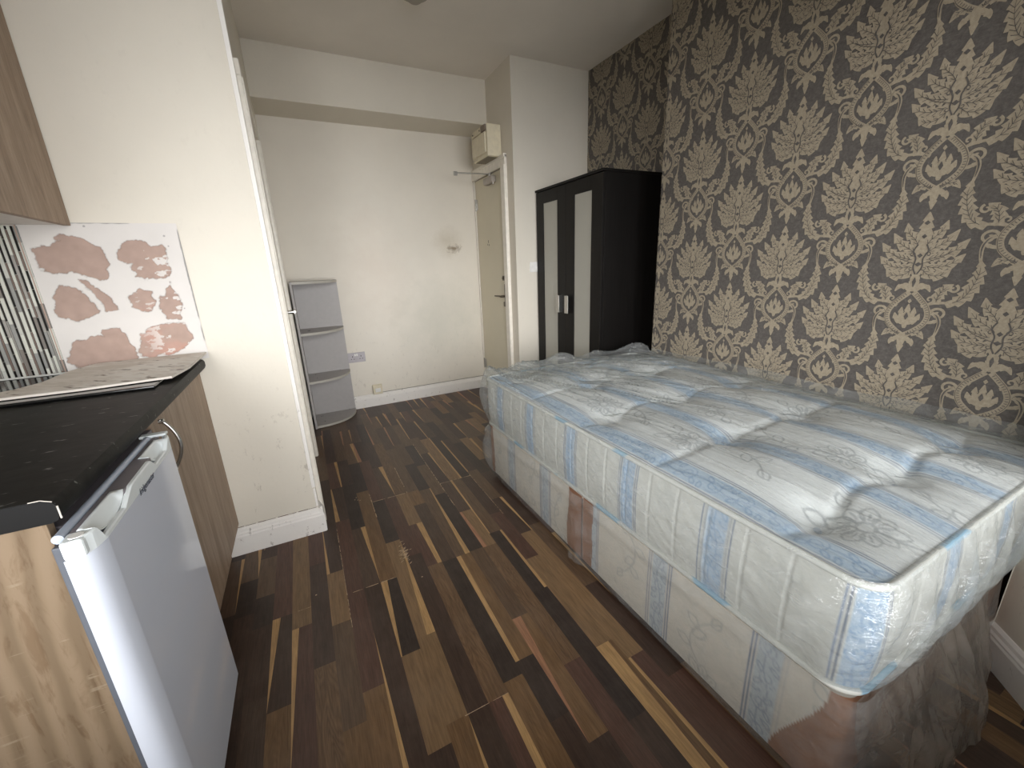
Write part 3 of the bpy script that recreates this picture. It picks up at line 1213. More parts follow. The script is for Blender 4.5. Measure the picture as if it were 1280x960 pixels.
# wall cupboard
wc = thing('wall_cupboard', 'oak-effect wall cupboard above the worktop', 'cupboard')
b = MB()
b.box((XL+.003, .62, 1.396), (-.668, .636, 2.10))
b.box((XL+.003, 1.959, 1.396), (-.668, 1.975, 2.10))
b.box((XL+.003, .636, 1.396), (-.668, 1.959, 1.412))
b.box((XL+.003, .636, 2.084), (-.668, 1.959, 2.10))
b.box((XL+.003, .636, 1.412), (XL+.01, 1.959, 2.084))
b.box((XL+.003, 1.29, 1.412), (-.668, 1.306, 2.084))
b.build('carcass', plain('white_melamine', (222, 218, 212), .5), wc)
for ya, yb in ((.622, 1.2965), (1.2995, 1.974)):
    b = MB()
    b.box((-.666, ya, 1.393), (-.646, yb, 2.103), .0015)
    b.build('door', M['oak'], wc)

# hob under the loose board
b = MB()
b.box((-.905, 1.515, WT+.0005), (-.425, 1.90, WT+.010), .004, 3)
tag(b.build('hob', M['black']), 'black glass hob on the worktop, mostly under the loose board', 'hob')

# loose board smeared with old adhesive
def loose_board():
    poly = [(-.765, 1.562), (-.60, 1.560), (-.396, 1.582), (-.372, 1.700), (-.364, 1.955), (-.45, 1.962), (-.60, 1.960), (-.690, 1.955), (-.705, 1.92), (-.728, 1.86), (-.735, 1.80), (-.742, 1.72), (-.775, 1.66), (-.83, 1.62), (-.85, 1.565)]
    # grid inside polygon
    xs = np.arange(-.86, -.355, .004)
    ys = np.arange(1.555, 1.97, .004)
    X, Y = np.meshgrid(xs, ys, indexing='ij')
    def zof(x, y):
        return .918+.010*(y-1.56)/.4+.012*np.clip((-.5-x)/.4, 0, 1)*0
    inside = np.zeros(X.shape, bool)
    px = [p[0] for p in poly]
    py = [p[1] for p in poly]
    j = len(poly)-1
    for i in range(len(poly)):
        c = ((py[i] > Y) != (py[j] > Y)) & (X < (px[j]-px[i])*(Y-py[i])/(py[j]-py[i]+1e-12)+px[i])
        inside ^= c
        j = i
    V, F, cols = [], [], []
    idx = -np.ones(X.shape, int)
    # snap: keep cells whose centre is inside
    for i in range(len(xs)-1):
        for k2 in range(len(ys)-1):
            if inside[i, k2] and inside[i+1, k2] and inside[i, k2+1] and inside[i+1, k2+1]:
                q = []
                for a, c in ((i, k2), (i+1, k2), (i+1, k2+1), (i, k2+1)):
                    if idx[a, c] < 0:
                        idx[a, c] = len(V)
                        x, y = X[a, c], Y[a, c]
                        V.append((x, y, 0))
                    q.append(int(idx[a, c]))
                F.append(q)
    V = np.array(V)
    x, y = V[:, 0], V[:, 1]
    ridge = fbm(x*20+40, y*90+x*60, 3)
    patch = fbm(x*9+3, y*14+7, 4)
    V[:, 2] = zof(x, y)+.0015*ridge
    base = np.array(lin((208, 200, 189)))
    dk = np.array(lin((136, 124, 112)))
    lt = np.array(lin((226, 221, 213)))
    f = sstep(.40, .62, patch)[:, None]
    col = base*(1-f)+lt*f
    g = (sstep(.68, .72, fbm(x*22+9, y*60+x*40+2, 3))*sstep(.5, .6, fbm(x*10, y*10+30, 2)))[:, None]
    col = col*(1-g)+dk*g
    mt = attr_mat('dried_adhesive', rough=.8, spec=.2)
    t = thing('loose_board', 'loose board smeared with dried adhesive lying on the worktop', 'board')
    o = mesh_obj('board_face', V, np.array(F), mt, t)
    set_col(o, col)
    # board edge and underside
    mb = MB()
    A = [mb.bm.verts.new((a, c, float(zof(a, c))+.0007)) for a, c in poly]
    B = [mb.bm.verts.new((a, c, float(zof(a, c))-.006)) for a, c in poly]
    n = len(poly)
    for i in range(n):
        mb.bm.faces.new((A[i], A[(i+1) % n], B[(i+1) % n], B[i]))
    mb.bm.faces.new(B)
    mb.bm.faces.new(A[::-1])
    mb.build('board_core', plain('white_board_core', (214, 206, 196), .7), t)


loose_board()


# mosaic splashback ------------------------------------------------
def mosaic():
    rng = random.Random(9)
    V, F, col = [], [], []
    pal = [(206, 206, 196), (206, 206, 196), (196, 196, 188), (150, 150, 146), (160, 156, 150), (128, 122, 116), (214, 214, 204)]
    dkp = [(24, 20, 20), (24, 20, 20), (20, 18, 18), (22, 20, 20), (30, 26, 26), (118, 102, 94), (70, 64, 60), (150, 146, 140)]
    x = -.982
    g = .0012
    y0, y1 = Y6-.0075, Y6-.0015
    def bx(xa, xb, za, zb, c):
        i = len(V)
        V.extend([(xa, y0, za), (xb, y0, za), (xb, y0, zb), (xa, y0, zb), (xa, y1, za), (xb, y1, za), (xb, y1, zb), (xa, y1, zb)])
        F.extend([(i, i+1, i+2, i+3), (i+4, i, i+3, i+7), (i+1, i+5, i+6, i+2), (i+3, i+2, i+6, i+7), (i+4, i+5, i+1, i)])
        col.extend([lin(c)]*8)
    k2 = 0
    while x < -.784:
        thin = (k2 % 2 == 1)
        k2 += 1
        w = rng.choice((.0050, .0058)) if thin else rng.choice((.0085, .0105))
        z = .903-rng.uniform(0, .1)
        last = None
        while z < 1.392:
            h = rng.choice((.06, .085, .11, .14))
            c = rng.choice(dkp if thin else pal)
            while c == last:
                c = rng.choice((dkp+pal[:1]) if thin else pal)
            last = c
            za, zb = max(z, .903), min(z+h, 1.392)
            if zb > za+.004:
                bx(x+g*.5, x+w-g*.5, za+g*.5, zb-g*.5, c)
            z += h
        x += w
    t = thing('mosaic_splashback', 'black, grey and white mosaic strip tiles beside the scraped plaster', 'tiles')
    o = mesh_obj('mosaic_tiles', V, F, attr_mat('glass_mosaic', rough=.15, spec=.6), t)
    set_col(o, np.array(col))
    b = MB()
    b.box((XL+.001, Y6-.0035, .9005), (-.779, Y6-.0003, 1.3945))
    b.build('grout', plain('pale_grout', (196, 190, 180), .8), t)
    b = MB()
    b.box((-.7825, Y6-.0078, .9005), (-.7795, Y6-.0005, 1.3945))
    b.build('edge_trim', plain('pinkish_edge_trim', (176, 150, 136), .6), t)
    b = MB()
    b.box((XL+.003, Y6-.011, .9005), (-.70, Y6-.0078, .907), .001)
    b.build('silicone_seal', plain('white_sealant', (210, 210, 204), .5), t)


mosaic()

BLOBS = [[(-0.758, 1.319), (-0.721, 1.329), (-0.688, 1.344), (-0.698, 1.356), (-0.673, 1.364), (-0.626, 1.348), (-0.591, 1.322), (-0.578, 1.281), (-0.593, 1.228), (-0.617, 1.215), (-0.654, 1.236), (-0.681, 1.25), (-0.721, 1.236), (-0.758, 1.261)],
         [(-0.724, 1.199), (-0.685, 1.194), (-0.659, 1.157), (-0.642, 1.111), (-0.668, 1.094), (-0.707, 1.08), (-0.743, 1.086), (-0.76, 1.115), (-0.752, 1.163)],
         [(-0.672, 1.22), (-0.635, 1.202), (-0.608, 1.165), (-0.596, 1.113), (-0.625, 1.101), (-0.629, 1.138), (-0.656, 1.184)],
         [(-0.759, 0.975), (-0.738, 1.007), (-0.686, 1.021), (-0.653, 1.02), (-0.652, 1.044), (-0.603, 1.044), (-0.589, 1.007), (-0.576, 0.964), (-0.59, 0.923), (-0.656, 0.917), (-0.744, 0.915), (-0.763, 0.941)],
         [(-0.55, 1.308), (-0.515, 1.345), (-0.477, 1.347), (-0.447, 1.33), (-0.416, 1.335), (-0.406, 1.305), (-0.42, 1.22), (-0.451, 1.207), (-0.486, 1.209), (-0.516, 1.224), (-0.524, 1.261), (-0.548, 1.28)],
         [(-0.552, 1.15), (-0.515, 1.179), (-0.484, 1.166), (-0.481, 1.127), (-0.503, 1.1), (-0.533, 1.102), (-0.552, 1.118)],
         [(-0.465, 1.144), (-0.424, 1.2), (-0.409, 1.161), (-0.402, 1.11), (-0.42, 1.063), (-0.454, 1.066), (-0.474, 1.106)],
         [(-0.556, 1.01), (-0.525, 1.036), (-0.449, 1.053), (-0.409, 1.043), (-0.401, 0.986), (-0.429, 0.949), (-0.488, 0.931), (-0.538, 0.925), (-0.568, 0.951)]]


def poly_sdf(x, y, poly):
    d = seg_dist(x, y, poly+[poly[0]])
    ins = np.zeros(x.shape, bool)
    j = len(poly)-1
    for i in range(len(poly)):
        c = ((poly[i][1] > y) != (poly[j][1] > y)) & (x < (poly[j][0]-poly[i][0])*(y-poly[i][1])/(poly[j][1]-poly[i][1]+1e-12)+poly[i][0])
        ins ^= c
        j = i
    return np.where(ins, -d, d)


def grid_faces(nx, ny):
    i, j = np.meshgrid(np.arange(nx-1), np.arange(ny-1), indexing='ij')
    a = (i*ny+j).ravel()
    return np.stack([a, a+ny, a+ny+1, a+1], 1)


def plaster():
    xs = np.arange(-.781, -.361, .0021)
    zs = np.arange(.901, 1.4045, .0021)
    X, Z = np.meshgrid(xs, zs, indexing='ij')
    x, z = X.ravel(), Z.ravel()
    sd = np.full(x.shape, 9.)
    for p in BLOBS:
        sd = np.minimum(sd, poly_sdf(x, z, p))
    nz = (fbm(x*60, z*60, 4)-.5)*.020+(fbm(x*16+5, z*16, 3)-.5)*.016
    f = sstep(.0012, -.0012, sd+nz)
    # islands of skim left inside the scraped areas
    isl = sstep(.66, .69, fbm(x*34+9, z*60+4, 4))*sstep(-.60, -.44, x)*.9
    f = f*(1-isl)
    wht = np.array(lin((222, 217, 212)))
    brn = np.array(lin((176, 152, 140)))
    pnk = np.array(lin((190, 152, 138)))
    pk = sstep(1.18, 1.02, z)*sstep(-.60, -.50, x)*sstep(.35, .6, fbm(x*12, z*12+8, 3))
    b_ = brn*(1-pk[:, None])+pnk*pk[:, None]
    b_ = b_*(.90+.2*fbm(x*40, z*40+3, 3))[:, None]
    w_ = wht*(.95+.08*fbm(x*14, z*14+30, 3))[:, None]
    col = w_*(1-f[:, None])+b_*f[:, None]
    rim = np.exp(-((sd+nz)/.0022)**2)*.25
    col = col*(1-rim[:, None])
    # cracked paint line round the patch and hairline marks
    e = np.minimum(np.minimum(x+.781, -.3625-x), 1.4035-z)
    crack = sstep(.004, .0015, e+(fbm(x*50, z*50+50, 2)-.5)*.003)*sstep(.42, .5, fbm(x*9+20, z*9, 2))
    col = col*(1-crack[:, None]*.55)
    for sx, sz, r_ in ((-.615, 1.392, .004), (-.405, 1.36, .004), (-.40, 1.325, .003), (-.40, 1.10, .003)):
        m = sstep(r_, r_*.6, np.hypot(x-sx, z-sz))
        col = col*(1-m[:, None]*.45)
    hgt = .003-.0016*f+.0006*fbm(x*25, z*25, 3)
    V = np.stack([x, Y6-hgt, z], 1)
    F = grid_faces(len(xs), len(zs))
    o = mesh_obj('scraped_plaster_patch', V, F, attr_mat('scraped_plaster', rough=.75, spec=.2), WK, smooth=False)
    set_col(o, col)
    o['label'] = 'white patch with six brown scraped blobs'


plaster()


# ------------------------------------------------------------------ damask wallpaper
class Motif:
    def __init__(s):
        s.V, s.F, s.L = [], [], []

    def ribbon(s, pts, width, lvl=0):
        s.k = getattr(s, 'k', 0)+1
        lv = lvl*.0016+s.k*.000004
        """pts (n,2); width list/func -> quad strip"""
        pts = np.asarray(pts, float)
        n = len(pts)
        t = np.gradient(pts, axis=0)
        t /= (np.linalg.norm(t, axis=1)[:, None]+1e-9)
        nm = np.stack([-t[:, 1], t[:, 0]], 1)
        u = np.linspace(0, 1, n)
        wl, wr = width(u) if callable(width) else (np.full(n, width), np.full(n, width))
        i0 = len(s.V)
        for i in range(n):
            s.V.append(tuple(pts[i]+nm[i]*wl[i])+(lv+i*1e-7,))
            s.V.append(tuple(pts[i]-nm[i]*wr[i])+(lv+i*1e-7,))
        for i in range(n-1):
            s.F.append((i0+2*i, i0+2*i+1, i0+2*i+3, i0+2*i+2))
            s.L.append(lvl)

    def both(s, f):
        n0, m0 = len(s.V), len(s.F)
        f()
        vs, fs, ls = s.V[n0:], s.F[m0:], s.L[m0:]
        off = len(s.V)-n0
        for (x, y, l) in vs:
            s.V.append((-x, y, l+.000002))
        for q, l in zip(fs, ls):
            s.F.append(tuple(i+off for i in q)[::-1])
            s.L.append(l)

    def leaf(s, ctrl, w, teeth=5, tooth=.45, vein=True, n=36, asym=1.0, tip=.0):
        p = bez(ctrl, max(4, n//(len(ctrl)-1)))
        def wf(u):
            env = np.sin(np.pi*np.clip(u*.94+.06, 0, 1))**.6*(1-.22*u)
            saw = 1-tooth*((u*teeth) % 1)
            return w*env*saw*asym+.0006, w*env*saw+.0006
        s.ribbon(p, wf)
        if vein:
            s.ribbon(p[int(len(p)*.12):int(len(p)*.86)], lambda u: (np.full(len(u), .0009)*(1-.5*u),)*2, 1)
            # side veins
            t = np.gradient(p, axis=0)
            t /= np.linalg.norm(t, axis=1)[:, None]+1e-9
            for q in range(teeth):
                i = int(len(p)*(.18+.62*q/teeth))
                for sg in (-1, 1):
                    a = p[i]
                    nn = np.array([-t[i][1], t[i][0]])*sg
                    e = a+nn*w*.42+t[i]*w*.55
                    s.ribbon(np.array([a, (a+e)/2, e]), lambda u: (np.full(len(u), .0008),)*2, 1)

    def volute(s, c, r, a0, turns, w, sgn=1, lvl=0):
        k = int(16*turns)
        pts = []
        for i in range(k+1):
            u = i/k
            a = a0+sgn*u*turns*2*math.pi
            rr = r*(1-.78*u)
            pts.append((c[0]+rr*math.cos(a), c[1]+rr*math.sin(a)))
        s.ribbon(pts, lambda u: (w*(1-.4*u),)*2, lvl)


def damask_motif():
    m = Motif()
    # --- palmette: five curling acanthus leaves a side round a central bud
    def side():
        m.leaf([(.006, -.058), (.034, -.086), (.068, -.088), (.090, -.066)], .021, 4, .5)
        m.leaf([(.010, -.052), (.044, -.062), (.086, -.050), (.116, -.018)], .023, 5, .5)
        m.leaf([(.010, -.036), (.042, -.028), (.086, -.008), (.118, .030)], .024, 5, .5)
        m.leaf([(.008, -.016), (.034, .004), (.064, .026), (.088, .062)], .022, 4, .5)
        m.leaf([(.006, .004), (.022, .034), (.044, .060), (.054, .094)], .020, 4, .5)
        m.ribbon(bez([(.002, -.085), (.012, -.060), (.010, -.030), (.020, -.005), (.012, .018)], 7), .0022, 1)
        m.ribbon(bez([(.003, -.050), (.030, -.040), (.060, -.026), (.082, -.008)], 7), .0009, 1)
        m.volute((.022, -.016), .009, 3.6, 1.1, .0014, -1, 1)
        m.volute((.018, -.064), .009, 2.0, 1.1, .0014, 1, 1)
    m.both(side)
    m.leaf([(0, .0), (0, .04), (0, .08), (0, .126)], .026, 5, .45, False)
    m.leaf([(0, -.092), (0, -.06), (0, -.02), (0, .03)], .022, 3, .3, False)
    for (x, y, a) in ((0, .090, .008), (0, .045, .007), (0, -.020, .007), (0, -.050, .009)):
        m.ribbon([(x-a, y), (x, y), (x+a, y)], lambda u: (np.array([.0005, .008, .0005]),)*2, 1)
    m.leaf([(0, -.062), (0, -.05), (0, -.038)], .005, 1, .1, False)
    # --- knot
    m.leaf([(0, -.086), (0, -.10), (0, -.122), (0, -.146)], .017, 2, .2, False)
    m.ribbon([(0, -.096), (0, -.110), (0, -.130)], lambda u: (np.array([.001, .0055, .001]),)*2, 1)
    def knot():
        m.volute((.024, -.126), .011, -2.6, 1.0, .0036, -1)
        m.leaf([(.004, -.146), (.020, -.130), (.038, -.128), (.050, -.146)], .011, 3, .35, False)
        # lyre bands
        p = bez([(.006, -.148), (.028, -.172), (.048, -.198), (.058, -.230), (.050, -.262), (.026, -.288), (.002, -.306)], 8)
        m.ribbon(p, .0088)
        m.ribbon(p[2:-2], lambda u: (np.full(len(u), .0062), np.full(len(u), -.0048)), 1)
        for i in range(3, len(p)-3, 2):
            d = p[i+1]-p[i-1]
            d /= np.linalg.norm(d)
            nn = np.array([-d[1], d[0]])
            m.ribbon(np.array([p[i]-nn*.0045, p[i], p[i]+nn*.0030]), lambda u: (np.full(len(u), .0010),)*2, 1)
        # outward volute
        m.volute((.084, -.222), .022, 2.9, 1.25, .0044, -1)
        m.leaf([(.054, -.254), (.070, -.252), (.084, -.246), (.094, -.236)], .007, 2, .3, False)
        # side branch with small leaf, then large leaf up to the neighbour
        p3 = bez([(.034, -.198), (.060, -.186), (.088, -.182), (.116, -.180), (.142, -.154)], 8)
        m.ribbon(p3, lambda u: (.0052*(1-.3*u),)*2)
        m.volute((.054, -.172), .013, -1.4, 1.0, .0036, 1)
        m.leaf([(.072, -.188), (.074, -.160), (.084, -.136), (.106, -.118)], .023, 4, .5)
        m.volute((.108, -.134), .014, 1.2, 1.0, .0040, -1)
        m.leaf([(.098, -.190), (.134, -.166), (.152, -.126), (.160, -.080), (.156, -.040)], .027, 7, .5, True, 48)
        p4 = bez([(.158, -.058), (.152, -.026), (.151, .002), (.160, .024), (.176, .034)], 8)
        m.ribbon(p4, lambda u: (.0035+.005*u*(1-.4*u),)*2)
        m.ribbon(p4[6:-4], lambda u: (.0006+.0016*np.sin(np.pi*u),)*2, 1)
        # foot
        m.leaf([(.002, -.308), (.024, -.294), (.046, -.296), (.062, -.314)], .015, 3, .45, True)
        m.leaf([(.002, -.310), (.016, -.318), (.030, -.330), (.034, -.344)], .011, 2, .35, False)
        # ogee flower petals
        m.leaf([(0, -.262), (.016, -.256), (.030, -.242), (.036, -.224)], .012, 3, .4, False)
        m.leaf([(0, -.255), (.012, -.238), (.018, -.222), (.018, -.202)], .011, 3, .4, False)
    m.both(knot)
    m.leaf([(0, -.258), (0, -.235), (0, -.215), (0, -.190)], .012, 3, .35, False)
    m.ribbon([(0, -.248), (0, -.236), (0, -.222)], lambda u: (np.array([.001, .0065, .001]),)*2, 1)
    m.leaf([(0, -.280), (0, -.270), (0, -.262), (0, -.250)], .008, 1, .1, False)
    m.ribbon([(0, -.188), (0, -.180), (0, -.172)], lambda u: (np.array([.0005, .006, .0005]),)*2)
    m.leaf([(0, -.298), (0, -.320), (0, -.345), (0, -.372)], .014, 3, .35, False)
    return m


MOT = damask_motif()
PW, PH = .4875, .505


def wallpaper_mats():
    t = NT('wallpaper_ground')
    v = t.obj((1, 1, 1))
    f = t.noise(v, 70, 5, 0.75, .6)
    f2 = t.noise(t.obj((1, 60, 220)), 1, 3, .6)
    c = t.ramp(f, [(0.30, lin((84, 80, 76))), (0.55, lin((100, 95, 91))), (0.75, lin((118, 113, 109)))])
    t.col(t.mix(.35, c, t.ramp(f2, [(.3, (.7, .7, .7)), (.7, (1.25, 1.25, 1.25))]), 'MULTIPLY'))
    g = t.set(.55, 0, .35)
    t = NT('wallpaper_motif')
    f = t.noise(t.obj(), 110, 4, .7)
    t.col(t.ramp(f, [(.25, lin((150, 138, 119))), (.7, lin((178, 166, 145)))]))
    m_ = t.set(.42, 0, .5)
    return g, m_


WG, WM = wallpaper_mats()


def papered_wall(name, x, y0, y1, z0, z1, phase_y, phase_z, thick, ends=False):
    """wall slab whose front (facing -x) carries the damask in slight relief"""
    Vm = np.array(MOT.V)
    Fm = np.array(MOT.F)
    Lm = np.array(MOT.L)
    Vs, Fs, Ls = [], [], []
    off = 0
    for i in range(-8, 12):
        for j in range(-8, 12):
            for h in (0, 1):
                cy = phase_y+PW*(i+.5*h)
                cz = phase_z+PH*(j+.5*h)
                if cy < y0-.2 or cy > y1+.2 or cz < z0-.2 or cz > z1+.4:
                    continue
                P_ = np.empty((len(Vm), 3))
                P_[:, 0] = x-.0006-Vm[:, 2]-h*.0006
                P_[:, 1] = cy-Vm[:, 0]
                P_[:, 2] = cz+Vm[:, 1]
                Vs.append(P_)
                Fs.append(Fm+off)
                Ls.append(np.where(Lm > 0, 0, 1))
                off += len(Vm)
    V = np.concatenate(Vs)
    F = np.concatenate(Fs)
    L = np.concatenate(Ls)
    o = mesh_obj(name, V, F, None, mats=[WG, WM], fm=L)
    bm = bmesh.new()
    bm.from_mesh(o.data)
    for co, no in (((0, y0, 0), (0, -1, 0)), ((0, y1, 0), (0, 1, 0)), ((0, 0, z0), (0, 0, -1)), ((0, 0, z1), (0, 0, 1))):
        g = bm.verts[:]+bm.edges[:]+bm.faces[:]
        bmesh.ops.bisect_plane(bm, geom=g, plane_co=co, plane_no=no, clear_outer=True)
    r = bmesh.ops.create_cube(bm, size=1)
    for v in r['verts']:
        v.co = Vector((x+thick/2+v.co.x*thick, (y0+y1)/2+v.co.y*(y1-y0), (z0+z1)/2+v.co.z*(z1-z0)))
    bm.to_mesh(o.data)
    bm.free()
    structure(o)
    return o


papered_wall('wall_right', X4, .232, Y4, 0.0, H, .699, 1.21, X5-X4+T)
papered_wall('wall_alcove', X5, Y4, Y3, 0.0, H, 2.12, 1.36, T)


# ------------------------------------------------------------------ divan bed: base + mattress
BX0, BX1, BY0, BY1 = .868, 1.985, .250, 2.085
MZ0, MZ1 = .330, .600
TUFTS = [(1.02, .43), (1.40, .43), (1.77, .43), (1.21, .81), (1.60, .81), (1.02, 1.19), (1.40, 1.19), (1.78, 1.19), (1.21, 1.57), (1.60, 1.57), (1.02, 1.90), (1.40, 1.90), (1.78, 1.90)]


def rr_map(a, b, w, h, r):
    """a,b in [-1,1] square -> rounded rectangle half sizes w,h, corner radius r"""
    x, y = a*w, b*h
    ox, oy = np.abs(x)-(w-r), np.abs(y)-(h-r)
    m = (ox > 0) & (oy > 0)
    mx = np.maximum(ox, oy)
    n = np.hypot(ox, oy)+1e-12
    fx_ = np.where(m, (w-r)+ox*mx/n, np.abs(x))
    fy_ = np.where(m, (h-r)+oy*mx/n, np.abs(y))
    return np.sign(x)*fx_, np.sign(y)*fy_


def top_height(x, y, tuft=.050, crown=.044):
    cx, cy = (BX0+BX1)/2, (BY0+BY1)/2
    u = np.clip(np.abs(x-cx)/((BX1-BX0)/2), 0, 1)
    v = np.clip(np.abs(y-cy)/((BY1-BY0)/2), 0, 1)
    z = MZ1+crown*(1-u**5)*(1-v**6)
    for tx, ty in TUFTS:
        d2 = ((x-tx)**2+(y-ty)**2)
        z = z-tuft*(.55*np.exp(-d2/.0022)+.45*np.exp(-d2/.011))
    # creases running across between tufts of a row, and diagonals
    for yy in (.43, .81, 1.19, 1.57, 1.90):
        z = z-tuft*.22*np.exp(-((y-yy-.012*np.sin(x*17))/.016)**2)*(1-u**8)
    return z


# fabric drawing ---------------------------------------------------
def scroll(s, t, pitch=.085, w=.028):
    """running vine scroll along t, centred on s=0"""
    ph = t/pitch
    k = np.floor(ph)
    f = ph-k
    sg = np.where((k.astype(int) % 2) == 0, 1., -1.)
    yy = (f-.5)*pitch
    xx = s*sg
    # wavy stem
    d = np.abs(xx-w*.30*np.cos(math.pi*f))-.0012
    # spiral curl
    cx, cy = w*.10, 0.0
    r = np.hypot(xx-cx, yy-cy)
    a = np.arctan2(yy-cy, xx-cx)
    rs = .0045+.0022*(a+math.pi)
    d2 = np.minimum(np.abs(r-rs), np.abs(r-rs-.0125))-.0011
    d = np.minimum(d, np.where(r < .024, d2, 9))
    for (lx, ly, ang) in ((-.5, .26, .6), (-.55, -.30, -.7), (.62, .40, 1.2)):
        px, py = xx-lx*w, yy-ly*pitch
        c, s_ = math.cos(ang), math.sin(ang)
        qx, qy = px*c+py*s_, -px*s_+py*c
        d = np.minimum(d, np.abs(np.hypot(qx/.006, qy/.012)-1)*.006-.0010)
    return d


def flower_lines(ox, oy, ang, sc):
    """list of polylines of a big bloom with leaves"""
    L = []
    c, s = math.cos(ang), math.sin(ang)
    def T_(P):
        return [(ox+sc*(x*c-y*s), oy+sc*(x*s+y*c)) for x, y in P]
    for i in range(9):
        a = i*2*math.pi/9
        l_ = .062 if i % 2 else .052
        p = []
        for u in np.linspace(0, 1, 9):
            w = .018*math.sin(math.pi*u)**.7
            p.append((math.cos(a)*(.016+l_*u)-math.sin(a)*w, math.sin(a)*(.016+l_*u)+math.cos(a)*w))
        for u in np.linspace(1, 0, 9):
            w = -.018*math.sin(math.pi*u)**.7
            p.append((math.cos(a)*(.016+l_*u)-math.sin(a)*w, math.sin(a)*(.016+l_*u)+math.cos(a)*w))
        L.append(T_(p))
        L.append(T_([(math.cos(a)*.03, math.sin(a)*.03), (math.cos(a)*.052, math.sin(a)*.052)]))
    ci = [(math.cos(q)*.018, math.sin(q)*.018) for q in np.linspace(0, 2*math.pi, 13)]
    L.append(T_(ci))
    L.append(T_([tuple(p) for p in bez([(.06, .02), (.10, .05), (.16, .05), (.22, .01), (.26, -.04)], 6)]))
    for (x, y, a, l_) in ((.10, .05, 1.3, .055), (.15, .05, -.9, .06), (.19, .03, 1.0, .05), (.23, -.01, -.6, .05), (-.06, -.03, -2.6, .055), (-.07, .03, 2.6, .05)):
        p = []
        for sg in (1, -1):
            us = np.linspace(0, 1, 8) if sg > 0 else np.linspace(1, 0, 8)
            for u in us:
                w = sg*.015*math.sin(math.pi*u)
                p.append((x+math.cos(a)*l_*u-math.sin(a)*w, y+math.sin(a)*l_*u+math.cos(a)*w))
        L.append(T_(p))
    return L


SPITCH, SW = .292, .066
CREAM = np.array(lin((232, 233, 231)))
BLUE = np.array(lin((186, 204, 220)))
BLUED = np.array(lin((138, 164, 194)))
NAVY = np.array(lin((92, 110, 140)))
GREYL = np.array(lin((164, 167, 168)))
GLEAF = np.array(lin((202, 204, 198)))


def paint_fabric(s, t, s0, swid=SW, cream=CREAM, blue=BLUE, blued=BLUED, pitch=SPITCH, res=.0035, fl_sc=1.0, seed=1, linec=GREYL):
    """s across the stripes, t along them; first stripe centre at s0"""
    n = len(s)
    col = np.tile(cream, (n, 1))
    q = (s-s0)/pitch
    k = np.round(q)
    ds = (q-k)*pitch
    # blooms between the stripes
    rng = random.Random(seed)
    for kk in range(int(np.floor(q.min()))-1, int(np.ceil(q.max()))+2):
        cx = s0+(kk+.5)*pitch
        t0 = (t.min()+.10-(kk % 2)*.25) if seed == 4 else t.min()-rng.uniform(0, .3)
        while t0 < t.max()+.2:
            L = flower_lines(cx+rng.uniform(-.01, .01), t0, (math.pi/2 if kk % 2 else -math.pi/2)+rng.uniform(-.3, .3), fl_sc)
            m = (np.abs(s-cx) < pitch*.5-swid*.5-.008) & (np.abs(t-t0) < .34*fl_sc)
            ids = np.nonzero(m)[0]
            if len(ids):
                ss, tt = s[ids], t[ids]
                d = np.full(len(ids), 9.)
                for P_ in L:
                    px = [a for a, _ in P_]
                    py = [a for _, a in P_]
                    mm = (ss > min(px)-.01) & (ss < max(px)+.01) & (tt > min(py)-.01) & (tt < max(py)+.01)
                    if mm.any():
                        d[mm] = np.minimum(d[mm], seg_dist(ss[mm], tt[mm], P_))
                f = sstep(.0040, .0014, d)*.8
                # stippled heart of the bloom
                col[ids] = col[ids]*(1-f[:, None])+linec*f[:, None]
            t0 += .46*fl_sc+rng.uniform(-.03, .03)
    # blue bands
    hw = swid/2
    f = sstep(hw, hw-.003, np.abs(ds))
    col = col*(1-f[:, None])+blue*f[:, None]
    sd = scroll(ds, t, .085, swid*.5)
    g = sstep(.0020, -.0004, sd)*f*.9
    col = col*(1-g[:, None])+blued*g[:, None]
    for w_ in (hw+.004, hw+.013):
        e = sstep(.0026, .0010, np.abs(np.abs(ds)-w_))*.85
        col = col*(1-e[:, None])+NAVY*e[:, None]
    return col


def fabric_extra(t, c):
    f = t.noise(t.obj(), 320, 2, .6)
    return t.mix(1.0, c, t.ramp(f, [(.3, (.95, .95, .95)), (.7, (1.04, 1.04, 1.04))]), 'MULTIPLY')


FABM = attr_mat('mattress_damask', rough=.45, spec=.35, extra=fabric_extra)
FABB = attr_mat('divan_damask', rough=.6, spec=.3, extra=fabric_extra)


